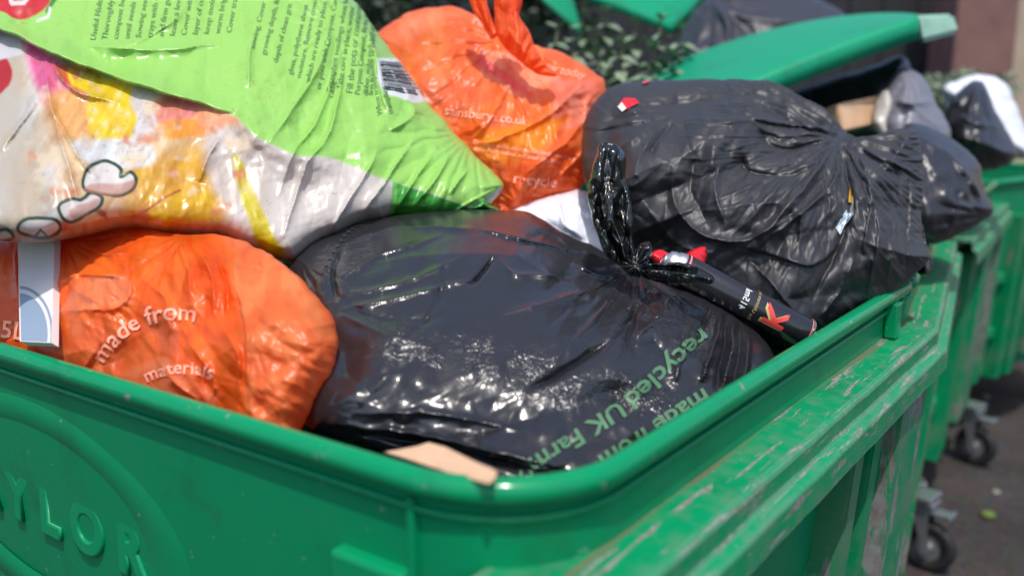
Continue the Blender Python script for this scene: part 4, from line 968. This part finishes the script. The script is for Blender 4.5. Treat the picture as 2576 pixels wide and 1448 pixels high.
orange2 = make_bag('orange_carrier_bag',
    [(945, 110), (965, 72), (1010, 42), (1075, 22), (1140, 17), (1195, 38), (1240, 66), (1290, 90), (1345, 118), (1395, 126), (1450, 152), (1500, 188), (1523, 213), (1514, 300), (1506, 400), (1475, 455), (1440, 490), (1380, 520), (1280, 560), (1150, 560), (1040, 440), (960, 260)],
    2.18, .0001, -.0005, (1250, 300), .17, .22, M_orange, Rp=230, power=2.1,
    bumps=[(1120, 200, 150, .03), (1380, 300, 140, .03)],
    folds=[([(1245, 75), (1270, 160), (1230, 290), (1140, 350)], 11, .018), ([(1340, 120), (1280, 220), (1210, 330), (1150, 350)], 10, .016), ([(1480, 200), (1380, 290), (1260, 350), (1180, 360)], 9, .016), ([(1510, 260), (1420, 360), (1330, 430), (1300, 500)], 10, .014),
           ([(1180, 100), (1140, 130), (1130, 180)], 10, .010), ([(1505, 360), (1430, 420), (1380, 490)], 8, .012), ([(1450, 330), (1350, 420), (1290, 520)], 8, .010), ([(1520, 214), (1480, 260), (1470, 330)], 9, .012), ([(1330, 110), (1400, 180), (1440, 190)], 10, -.012), ([(1000, 60), (1080, 90), (1100, 140)], 14, .006)],
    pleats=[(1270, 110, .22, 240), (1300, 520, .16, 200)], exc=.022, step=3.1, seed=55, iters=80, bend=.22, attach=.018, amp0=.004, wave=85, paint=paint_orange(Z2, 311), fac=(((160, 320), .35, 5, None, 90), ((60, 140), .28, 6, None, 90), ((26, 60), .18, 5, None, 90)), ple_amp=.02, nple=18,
    label='orange carrier bag with knotted handles standing behind the compost sack', cat='bag')
print_text(orange2, [('Try something new today', 1185, 130, 14, 28)], M_print_pink, bold=.0, shear=.25, off=.002)
print_text(orange2, [('sainsburys.co.uk', 1118, 288, 8, 32), ('To avoid suffocation please keep this bag', 1190, 362, 9, 15), ('away from babies and small children', 1192, 378, 9, 15), ('recycle', 1290, 460, 6, 38), ('recycled m', 1185, 62, 20, 34)], M_print_pink, name='printed_text', off=.002, bold=.006)
# tied handles: flattened film strips rising out of the top of the picture
ear('tied_handle', [(1172, -40), (1222, -40), (1226, 10), (1238, 50), (1250, 85), (1236, 100), (1214, 62), (1192, 28)], 2.015, (1245, 100), M_orange_h, orange2.o, 21, bulge=.02, st=.3, step=3.2, exc=.03)
ear('tied_handle', [(1248, -40), (1288, -40), (1300, 0), (1306, 40), (1330, 80), (1345, 118), (1372, 160), (1400, 190), (1350, 185), (1300, 150), (1262, 110), (1246, 60)], 2.01, (1290, 180), M_orange_h, orange2.o, 25, bulge=.025, st=.25, step=3.2, exc=.03, folds=[([(1262, -20), (1275, 60), (1330, 150)], 10, .012)])
ear('tied_handle', [(1272, -40), (1318, -40), (1312, 5), (1300, 50), (1282, 40), (1276, 0)], 2.01, (1290, 80), M_orange_h, orange2.o, 27, bulge=.015, st=.25, step=3.2, exc=.03)

# things that show through the orange film
def slab(name, quad, d, th, mat, parent=None, bevel=.003, **k):
    """a flat-sided packet: px quad at the given depths, with real thickness"""
    ds = d if isinstance(d, (list, tuple)) else [d]*4
    P = [V(x, y, dd) for (x, y), dd in zip(quad, ds)]; c = sum(P, Vector())/4
    nrm = (P[1]-P[0]).cross(P[3]-P[0]).normalized()
    if nrm.dot(Vector((0, 0, CAMZ))-c) > 0: nrm = -nrm
    bm = bmesh.new(); a = [bm.verts.new(p) for p in P]; b_ = [bm.verts.new(p+nrm*th) for p in P]
    bm.faces.new(a); bm.faces.new(list(reversed(b_)))
    for i in range(4): bm.faces.new((a[i], b_[i], b_[(i+1) % 4], a[(i+1) % 4]))
    bmesh.ops.recalc_face_normals(bm, faces=bm.faces)
    if bevel: bmesh.ops.bevel(bm, geom=list(bm.edges), offset=bevel, segments=2, affect='EDGES')
    return bm_obj(name, bm, mat, parent, smooth=False, **k)
M_whitecard = simple('white_card', (.75, .72, .72), .5)
M_pinkred = simple('pink_red_print', (.8, .08, .12), .5)
M_bluegrey = simple('blue_grey_print', (.24, .32, .42), .5)
M_dull = simple('dull_wrapping', (.30, .20, .12), .6, var=.3, vscale=20)
M_amber = simple('amber_wrapping', (.85, .42, .02), .4)

def contents(bag, name, quad, inset, th, mat, **k):
    """a packet lying just behind the film of a see-through bag"""
    q = np.array(quad, float); X, _ = on_surface(bag, q[:, 0], q[:, 1], 0.0)
    v = X-np.array([0, 0, CAMZ]); v /= np.linalg.norm(v, axis=1)[:, None]; X = X+v*inset
    P = [Vector(p) for p in X]; c = sum(P, Vector())/4; nrm = (P[1]-P[0]).cross(P[3]-P[0]).normalized()
    if nrm.dot(Vector((0, 0, CAMZ))-c) > 0: nrm = -nrm
    bm = bmesh.new(); a = [bm.verts.new(p) for p in P]; b_ = [bm.verts.new(p+nrm*th) for p in P]
    bm.faces.new(a); bm.faces.new(list(reversed(b_)))
    for i in range(4): bm.faces.new((a[i], b_[i], b_[(i+1) % 4], a[(i+1) % 4]))
    bmesh.ops.recalc_face_normals(bm, faces=bm.faces)
    return bm_obj(name, bm, mat, None, **k)
contents(orange2, 'food_carton', [(1200, 118), (1290, 140), (1440, 215), (1350, 270)], .025, .06, M_whitecard, label='pale carton showing through the film of the far orange bag', cat='carton')
contents(orange2, 'amber_packet', [(1200, 330), (1330, 300), (1400, 330), (1300, 390)], .03, .04, M_amber, label='amber yellow packet low inside the far orange bag', cat='packet')
contents(orange2, 'brown_wrapper', [(1020, 130), (1140, 140), (1160, 210), (1040, 250)], .03, .04, M_dull, label='dull brown wrapper inside the left of the far orange bag', cat='wrapper')
contents(orange1, 'brown_wrapper', [(200, 760), (300, 740), (320, 840), (220, 860)], .02, .04, M_dull, label='dull brown wrapper inside the near orange bag', cat='wrapper')
contents(orange1, 'brown_carton', [(370, 790), (440, 770), (450, 880), (390, 880)], .02, .04, M_dull, label='small brown carton inside the near orange bag', cat='carton')
def carton():
    quad = np.array([(44, 596), (138, 596), (130, 862), (50, 858)], float)
    c = contents(orange1, 'drink_carton', quad, -.075, .012, M_whitecard, label='white carton with a blue grey disc poking out of the near orange bag', cat='carton')
    X, _ = on_surface(orange1, quad[:, 0], quad[:, 1], 0.0); v = X-np.array([0, 0, CAMZ]); v /= np.linalg.norm(v, axis=1)[:, None]; X = X-v*.0765
    def at(s_, t_): return tuple((X[0]*(1-s_)+X[1]*s_)*(1-t_)+(X[3]*(1-s_)+X[2]*s_)*t_)
    for nm, r0, r1, m in (('printed_disc', 0, .36, M_bluegrey), ('printed_ring', .40, .43, M_bluegrey)):
        vs = []; n = 20
        for k in range(n+1):
            a = -math.pi/2+(math.pi)*k/n
            for r in (r0, r1): vs.append(at(.04+min(.94, max(0, 2.3*r*math.cos(a))), min(.99, .93+1.0*r*math.sin(a))))
        mesh_obj(nm, vs, [(2*k, 2*k+1, 2*k+3, 2*k+2) for k in range(n)], m, c, smooth=False)
carton()

# ---- white bag, cardboard, can, packet
white1 = make_bag('white_carrier_bag',
    [(1235, 560), (1262, 535), (1320, 508), (1395, 488), (1470, 480), (1530, 500), (1580, 545), (1640, 610), (1660, 660), (1560, 700), (1400, 660), (1290, 620)],
    2.02, .0, -.0004, (1430, 560), .10, .12, M_white, Rp=90, bumps=[(1400, 540, 60, .02)],
    folds=[([(1400, 490), (1420, 560), (1470, 600)], 9, .016), ([(1340, 510), (1380, 560), (1440, 590)], 9, -.01), ([(1590, 560), (1610, 600), (1640, 640)], 8, .012)], pleats=[(1410, 490, .15, 120)],
    exc=.02, step=4.5, seed=61, iters=50, amp0=.004, wave=60, label='white plastic bag wedged behind the knotted black sack', cat='bag')
make_bag('cardboard_flap', [(966, 1136), (1010, 1128), (1050, 1120), (1078, 1112), (1120, 1124), (1165, 1146), (1210, 1166), (1250, 1184), (1244, 1206), (1228, 1216), (1130, 1190), (1040, 1160)], .975, -.00030, -.0012, (1100, 1160), .002, .006, M_card, Rp=8, power=3,
    folds=[([(1080, 1112), (1100, 1150), (1120, 1190)], 9, .004)], fac=(((60, 120), .10, 3, None, 90),), iters=0, step=3.0, jit=2.5, seed=97, amp0=.0005, smooth_outline=False, label='torn piece of brown cardboard tucked inside the near rim', cat='cardboard')

# spray can: axis from its shiny neck to its base
def make_can():
    A = V(1672, 655, 1.53); Bq = V(2030, 842, 1.54)
    ax = (Bq-A); L = ax.length; ax.normalize()
    rad = .0272
    view = (Vector((0, 0, CAMZ))-(A+Bq)/2); view = (view-ax*view.dot(ax)).normalized(); side = ax.cross(view).normalized()
    Mx = Matrix((side, view, ax)).transposed().to_4x4(); Mx.translation = A     # local z = axis, local y = to the viewer
    root = empty('spray_can', A, label='slim dark spray can with a red letter K, resting on the rim', cat='can')
    def lathe(name, prof, mat, seg=40):
        vs = []; fs = []
        for (r, z) in prof:
            for k in range(seg):
                a = 2*math.pi*k/seg; vs.append(tuple(Mx @ Vector((r*math.cos(a), r*math.sin(a), z))-A))
        for i in range(len(prof)-1):
            for k in range(seg): fs.append((i*seg+k, i*seg+(k+1) % seg, (i+1)*seg+(k+1) % seg, (i+1)*seg+k))
        fs.append(tuple(range(seg))); fs.append(tuple((len(prof)-1)*seg+k for k in reversed(range(seg))))
        return mesh_obj(name, vs, fs, mat, root)
    M_canbody = simple('dark_can_paint', (.017, .016, .020), .2, spec=.8)
    lathe('can_body', [(rad-.001, .030), (rad, .033), (rad, L-.004), (rad-.0006, L-.002)], M_canbody)
    lathe('base_ring', [(rad+.0005, L-.0065), (rad+.0006, L-.005), (rad+.0002, L-.004), (rad-.0002, L-.004)], simple('pink_ring_ink', (.8, .22, .2), .35))
    lathe('base', [(rad-.0006, L-.002), (rad-.0002, L), (rad-.003, L+.002), (rad-.008, L-.002)], M_zinc)
    lathe('neck', [(.010, -.004), (.012, .0), (.0195, .004), (.0215, .010), (.022, .016), (.0245, .018), (.0258, .024), (rad-.0006, .0298)], M_zinc)
    lathe('neck_ring', [(rad+.0002, .0335), (rad+.0006, .034), (rad+.0006, .036), (rad+.0002, .0365)], bpy.data.materials['pink_ring_ink'])
    def wrap(name, items, mat):
        VV = []; FF = []
        for (s, z, ang0, size, rot, bold, off, sub) in items:
            vs, fs = text_geo(s, bold, sub); base = len(VV)
            cs, sn = math.cos(rot), math.sin(rot)
            for (x, y) in vs:
                X = (x*cs-y*sn)*size; Y = (x*sn+y*cs)*size          # X along the circumference, Y along the axis
                a = math.pi/2+(ang0+X/rad); r = rad+off
                VV.append(tuple(Mx @ Vector((r*math.cos(a), r*math.sin(a), z+Y))-A))
            FF += [tuple(i+base for i in f) for f in fs]
        return mesh_obj(name, VV, FF, mat, root, smooth=False)
    # the letters read across the can, their tops towards the base
    zK = L-.085
    wrap('red_letter', [('K', zK, -.62, .052, 0, .03, .0007, 3)], M_redink)
    wrap('letter_shadow', [('K', zK-.0035, -.70, .052, 0, .03, .0004, 3)], M_gold)
    wrap('printed_text', [('The Ultimate in Quality', zK-.022, -.95, .0092, 0, .0, .0004, 1)], M_gold)
    wrap('printed_text', [('415ml', zK-.045, -.48, .0155, 0, .02, .0004, 1)], M_ink_white)
make_can()
packet = make_bag('crisp_packet', [(1640, 635), (1662, 628), (1690, 640), (1710, 645), (1745, 626), (1774, 622), (1776, 650), (1768, 668), (1740, 668), (1700, 664), (1660, 668), (1644, 655)],
    1.575, 0, -.0003, (1710, 648), .02, .02, M_redfoil, Rp=24, folds=[([(1690, 640), (1700, 664)], 8, .01), ([(1745, 640), (1730, 664)], 7, .01)], exc=.05, step=2.2, iters=40, amp0=.003, wave=24, seed=71,
    label='red foil crisp packet behind the neck of the spray can', cat='packet')

# ---- second bin: bags and boxes under and beside the open lid
def quick(name, outl, d0, bulge, mat, label, cat='bag', seed=1, back=.2, gx=0., gy=-.0004, exc=.03, pl=(), folds=(), step=5, Rp=None, **k):
    o = np.array(outl); c = o.mean(0)
    return make_bag(name, outl, d0, gx, gy, tuple(c), bulge, back, mat, Rp=Rp, folds=folds, pleats=pl, exc=exc, step=step, seed=seed, iters=45, amp0=.006, wave=60, label=label, cat=cat, **k)
quick('black_refuse_sack', [(2270, 330), (2330, 318), (2385, 345), (2440, 385), (2466, 420), (2478, 480), (2502, 525), (2480, 548), (2440, 575), (2390, 600), (2340, 612), (2290, 600), (2250, 500)], 2.45, .18, M_black, 'black refuse sack slumped over the rim of the second bin', seed=81, gx=.0004,
      folds=[([(2310, 340), (2400, 400), (2470, 500)], 14, .03), ([(2470, 420), (2430, 480), (2380, 590)], 12, .02)], pl=[(2480, 540, .2, 120)])
quick('grey_bin_liner', [(2205, 330), (2215, 260), (2240, 200), (2268, 170), (2300, 178), (2330, 205), (2350, 250), (2375, 290), (2392, 330), (2375, 380), (2290, 400), (2230, 380)], 2.85, .16, M_grey, 'grey bin liner piled beside the open green lid', seed=83,
      folds=[([(2250, 250), (2300, 262), (2345, 250)], 10, .03), ([(2290, 265), (2330, 300), (2370, 330)], 12, .02)], pl=[(2290, 180, .2, 120)])
quick('white_carrier_bag', [(2372, 232), (2400, 205), (2440, 192), (2480, 190), (2520, 200), (2545, 235), (2566, 290), (2590, 350), (2600, 390), (2560, 400), (2480, 380), (2400, 330)], 3.55, .15, M_white, 'white carrier bag at the far right behind a black sack', seed=85, pl=[(2470, 200, .2, 120)])
quick('black_refuse_sack', [(2372, 320), (2385, 265), (2415, 225), (2450, 205), (2478, 215), (2495, 260), (2520, 310), (2548, 355), (2562, 385), (2540, 412), (2480, 432), (2420, 420), (2385, 380)], 3.25, .20, M_black, 'small black sack in front of the far white bag', seed=87,
      folds=[([(2400, 290), (2460, 310), (2520, 320)], 12, .03), ([(2390, 350), (2450, 350), (2530, 380)], 12, .025)], pl=[(2460, 210, .25, 150)])
quick('black_refuse_sack', [(1940, 260), (2000, 225), (2100, 195), (2200, 165), (2270, 140), (2300, 200), (2290, 300), (2220, 370), (2080, 380), (1960, 350)], 3.35, .15, M_black, 'black sack added to fill the dark space under the open green lid', seed=95)  # added sack, stands in for the dark bin interior below the lid
slab('cardboard_box', [(2105, 262), (2235, 235), (2240, 305), (2120, 330)], [2.75, 2.85, 2.85, 2.75], .25, M_card, None, .004, label='brown cardboard box in the dark under the open lid', cat='box')
quick('clear_plastic_wrapping', [(2195, 300), (2205, 250), (2230, 225), (2250, 250), (2255, 300), (2250, 345), (2215, 345)], 2.78, .06, film('dirty_clear_film', (.45, .42, .38), .3, 60, .6), 'crumpled pale plastic wrapping beside the cardboard box', cat='wrapping', seed=89, exc=.08)

# ================================================================== BEHIND THE BINS
# ---- dark sack heaped on a further bin
quick('black_refuse_sack', [(1690, 150), (1705, 90), (1740, 35), (1790, -10), (1880, -30), (2010, -20), (2090, 15), (2140, 50), (2150, 110), (2100, 170), (1900, 200), (1750, 190)], 4.2, .30, film('faded_black_film', (.03, .03, .04), .45, 14, .3, .004), 'big faded black sack piled behind the nettles and lid', seed=91, back=.5, gy=-.001,
      folds=[([(1790, 0), (1830, 60), (1840, 160)], 16, .05), ([(1800, 20), (1900, 50), (2100, 60)], 16, .04)], pl=[(1790, -10, .2, 200)])
# ---- further bins with their lids thrown back
p5 = V(1180, 420, 4.4)
bin5 = make_bin((p5.x, p5.y, 0), R(40), 'green bin standing behind the row, hidden but for its thrown back lid', near_r=.1, castors=((.2, .22, 0), (1.17, .22, 0)), ledge=False, ribs=False)
lidb = sheet_lid('bin_lid', V(1530, -130, 4.7), V(1800, -60, 4.9), V(1690, 58, 4.3), V(1440, -40, 4.2), .03, .05, label='green lid thrown back above the nettles', cat='lid')
lidc = sheet_lid('bin_lid', V(1300, -130, 4.9), V(1420, -60, 4.9), V(1460, 70, 4.6), V(1370, -10, 4.6), .01, .04, label='narrow dark green lid edge at the top, left of the nettles', cat='lid')

# ---- fence, pier and wall
M_board = simple('black_stained_board', (.018, .018, .022), .7, bump=.3, bscale=20, var=.3, vscale=6)
fence = empty('board_fence', (0, 7.6, 0), label='tall black stained board fence across the background', cat='fence')
bw = .145
bme = None
for i in range(70):
    x = -4.0+i*(bw-.012)
    if x > 3.55: break
    bm = bmesh.new(); bm_box(bm, (0, 0, 0), (bw, .022, 2.7), .004)
    if bme is None:
        o = bm_obj('board', bm, M_board, fence); bme = o.data
    else:
        bm.free(); o = link_mesh('board', bme, fence)
    o.location = (x, (i % 2)*.024, rnd.uniform(-.02, .02))
for z in (.5, 1.4, 2.3):
    bm = bmesh.new(); bm_box(bm, (-4.0, .05, z), (3.6, .095, z+.09), .004); bm_obj('rail', bm, M_board, fence)
M_pier = simple('red_brown_render', (.20, .105, .09), .85, bump=.4, bscale=40, var=.18, vscale=5)
pa_, pb_ = V(2352, 120, 7.0), V(2500, 120, 7.0)
bm = bmesh.new(); bm_box(bm, (pa_.x, 6.9, 0), (pb_.x, 7.35, 2.6), .02); bm_box(bm, (pa_.x-.04, 6.86, 2.6), (pb_.x+.04, 7.39, 2.68), .02)
tag(bm_obj('gate_pier', bm, M_pier), 'red brown pier at the end of the black fence', 'pier')
M_wall = simple('beige_render', (.42, .34, .25), .85, bump=.4, bscale=30, var=.12, vscale=4)
bm = bmesh.new(); bm_box(bm, (pb_.x+.045, 7.2, 0), (pb_.x+4.5, 7.4, 2.5), .02); bm_box(bm, (pb_.x+.045, 7.16, 2.5), (pb_.x+4.5, 7.44, 2.58), .02)
tag(bm_obj('garden_wall', bm, M_wall), 'beige rendered wall at the right edge beside the pier', 'wall')

# ---- foliage
def leaf_mat(name, rgb, var=.35):
    m = simple(name, rgb, .55, var=var, vscale=9)
    return m
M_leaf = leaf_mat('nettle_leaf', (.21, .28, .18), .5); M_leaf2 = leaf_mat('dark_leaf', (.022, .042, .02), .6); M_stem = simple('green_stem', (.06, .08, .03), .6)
def leaf_mesh(name, L, W, mat, teeth=9):
    vs = []; fs = []
    n = teeth*2
    for i in range(n+1):
        t = i/n; w = W*math.sin(math.pi*min(1, t*1.02)**.75)*(1-.25*t)*(1.0 if i % 2 else .86)
        z = -.25*L*t*t; vs += [(L*t, -w, z+.15*w), (L*t, 0, z-.02*L), (L*t, w, z+.15*w)]
    for i in range(n):
        for k in range(2): fs.append((i*3+k, i*3+k+1, (i+1)*3+k+1, (i+1)*3+k))
    me = bpy.data.meshes.new(name); me.from_pydata(vs, [], fs); me.update(); me.shade_smooth(); me.materials.append(mat); return me
LEAF = leaf_mesh('leaf', .085, .026, M_leaf)
def nettle(base, top, seed, label):
    rs = random.Random(seed); base = Vector(base); top = Vector(top); h = (top-base).length
    root = empty('nettle_plant', base, label=label, cat='plant', group='nettles behind the bins')
    pts = [base.lerp(top, k/6)+Vector((rs.uniform(-.01, .01), rs.uniform(-.01, .01), 0))-base for k in range(7)]
    v, f = sweep(pts, circle(.004, 6), up=(0, 1, 0)); mesh_obj('stem', v, f, M_stem, root)
    nd = 10
    for k in range(nd):
        t = 1-.72*(k/nd)**1.0*min(1, .55/h*1.2)
        p = (top-base)*t
        for s in range(4 if k else 6):
            a = (k % 2)*math.pi/4+s*math.pi/2*(1 if k else .67)+rs.uniform(-.25, .25)
            sc_ = (.5 if k == 0 else .6+.10*k)*rs.uniform(.55, 1.45)
            o = link_mesh('leaf', LEAF, root); o.location = p
            o.rotation_euler = (rs.uniform(-.3, .3), (-.75 if k == 0 else rs.uniform(-.15, .35)), a); o.scale = (sc_,)*3
nps = [(1395, 75, 3.3), (1470, 35, 3.5), (1525, 30, 3.6), (1600, 60, 3.5), (1665, 50, 3.4), (1715, 75, 3.3), (1440, 110, 3.1), (1560, 105, 3.1), (1640, 120, 3.05), (1700, 140, 3.1), (1500, 140, 3.0)]
wh = ['beside the orange bag handle', 'below the narrow dark green lid', 'tallest in the middle of the clump', 'right of the tallest stem', 'under the thrown back lid', 'rightmost against the faded black sack', 'low near the orange bag', 'low in the middle of the clump', 'low above the smooth green lid', 'lowest at the right of the clump', 'low in front of the clump']
for i, ((x, y, d), w_) in enumerate(zip(nps, wh)):
    tp = V(x, y, d); nettle((tp.x+rnd.uniform(-.08, .08), tp.y+rnd.uniform(0, .1), .0), tp, 100+i, 'grey green nettle stem '+w_)
# bush with dark leaves at the top
def bush(name, c, rx, ry, rz, n, mat, seed, label, L=.07):
    rs = np.random.RandomState(seed); root = empty(name, (c.x, c.y, 0), label=label, cat='bush')
    vs = []; fs = []
    for i in range(n):
        u = rs.normal(size=3); u /= np.linalg.norm(u); r = rs.uniform(.45, 1.05); clump = 1+.25*math.sin(u[0]*7+seed)*math.cos(u[2]*6)
        p = np.array([u[0]*rx, u[1]*ry, c.z+u[2]*rz])*np.array([r*clump, r*clump, 1])+np.array([0, 0, (r*clump-1)*u[2]*rz])
        a = rs.normal(size=3); a /= np.linalg.norm(a); b = np.cross(a, rs.normal(size=3)); b /= np.linalg.norm(b); l = L*rs.uniform(.5, 1.2); w = l*.28
        q = len(vs); vs += [tuple(p-a*l*.5), tuple(p+b*w), tuple(p+a*l*.5), tuple(p-b*w)]; fs.append((q, q+1, q+2, q+3))
    o = mesh_obj('crown', vs, fs, mat, root, smooth=False); o['kind'] = 'stuff'
    for k in range(5):
        a = k*1.26; v, f = sweep([Vector((.05*math.cos(a), .05*math.sin(a), 0)), Vector((.12*math.cos(a), .12*math.sin(a), c.z*.6)), Vector((rx*.5*math.cos(a), ry*.5*math.sin(a), c.z))], circle(.014, 6), up=(0, 1, .1)); mesh_obj('branch', v, f, M_stem, root)
bush('laurel_bush', V(1150, -20, 5.4), .95, .5, .55, 5200, M_leaf2, 5, 'dark leafy bush behind the far orange bag')
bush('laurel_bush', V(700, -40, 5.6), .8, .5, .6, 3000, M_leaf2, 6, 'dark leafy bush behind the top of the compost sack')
bush('ivy_shrub', V(2420, 225, 5.8), .35, .15, .12, 900, M_leaf, 7, 'low green shrub at the foot of the brown pier', L=.05)
# scraps on the asphalt
M_stone = simple('pale_pebble', (.26, .24, .21), .8); M_green_scrap = simple('moss', (.10, .16, .03), .9)
for i, (x, y, s_) in enumerate([(2480, 1000, .02), (2505, 1240, .018), (2485, 1300, .03), (2550, 930, .014)]):
    g = ground_pt(x, y); bm = bmesh.new(); bmesh.ops.create_icosphere(bm, subdivisions=2, radius=s_)
    for v in bm.verts: v.co *= 1+.25*mnoise.noise(v.co*60+Vector((i*9, 0, 0))); v.co.z = v.co.z*.5+s_*.4
    mo = i == 2
    o = bm_obj('moss_tuft' if mo else 'pebble', bm, M_green_scrap if mo else M_stone, None, True)
    o.location = g; tag(o, 'small tuft of green moss on the asphalt' if mo else 'small pale pebble on the asphalt, '+['midway between the two nearer castors', 'nearest the camera beside the moss', '', 'farthest off near the last bin'][i], 'moss' if mo else 'pebble', None if mo else 'pebbles on the asphalt')
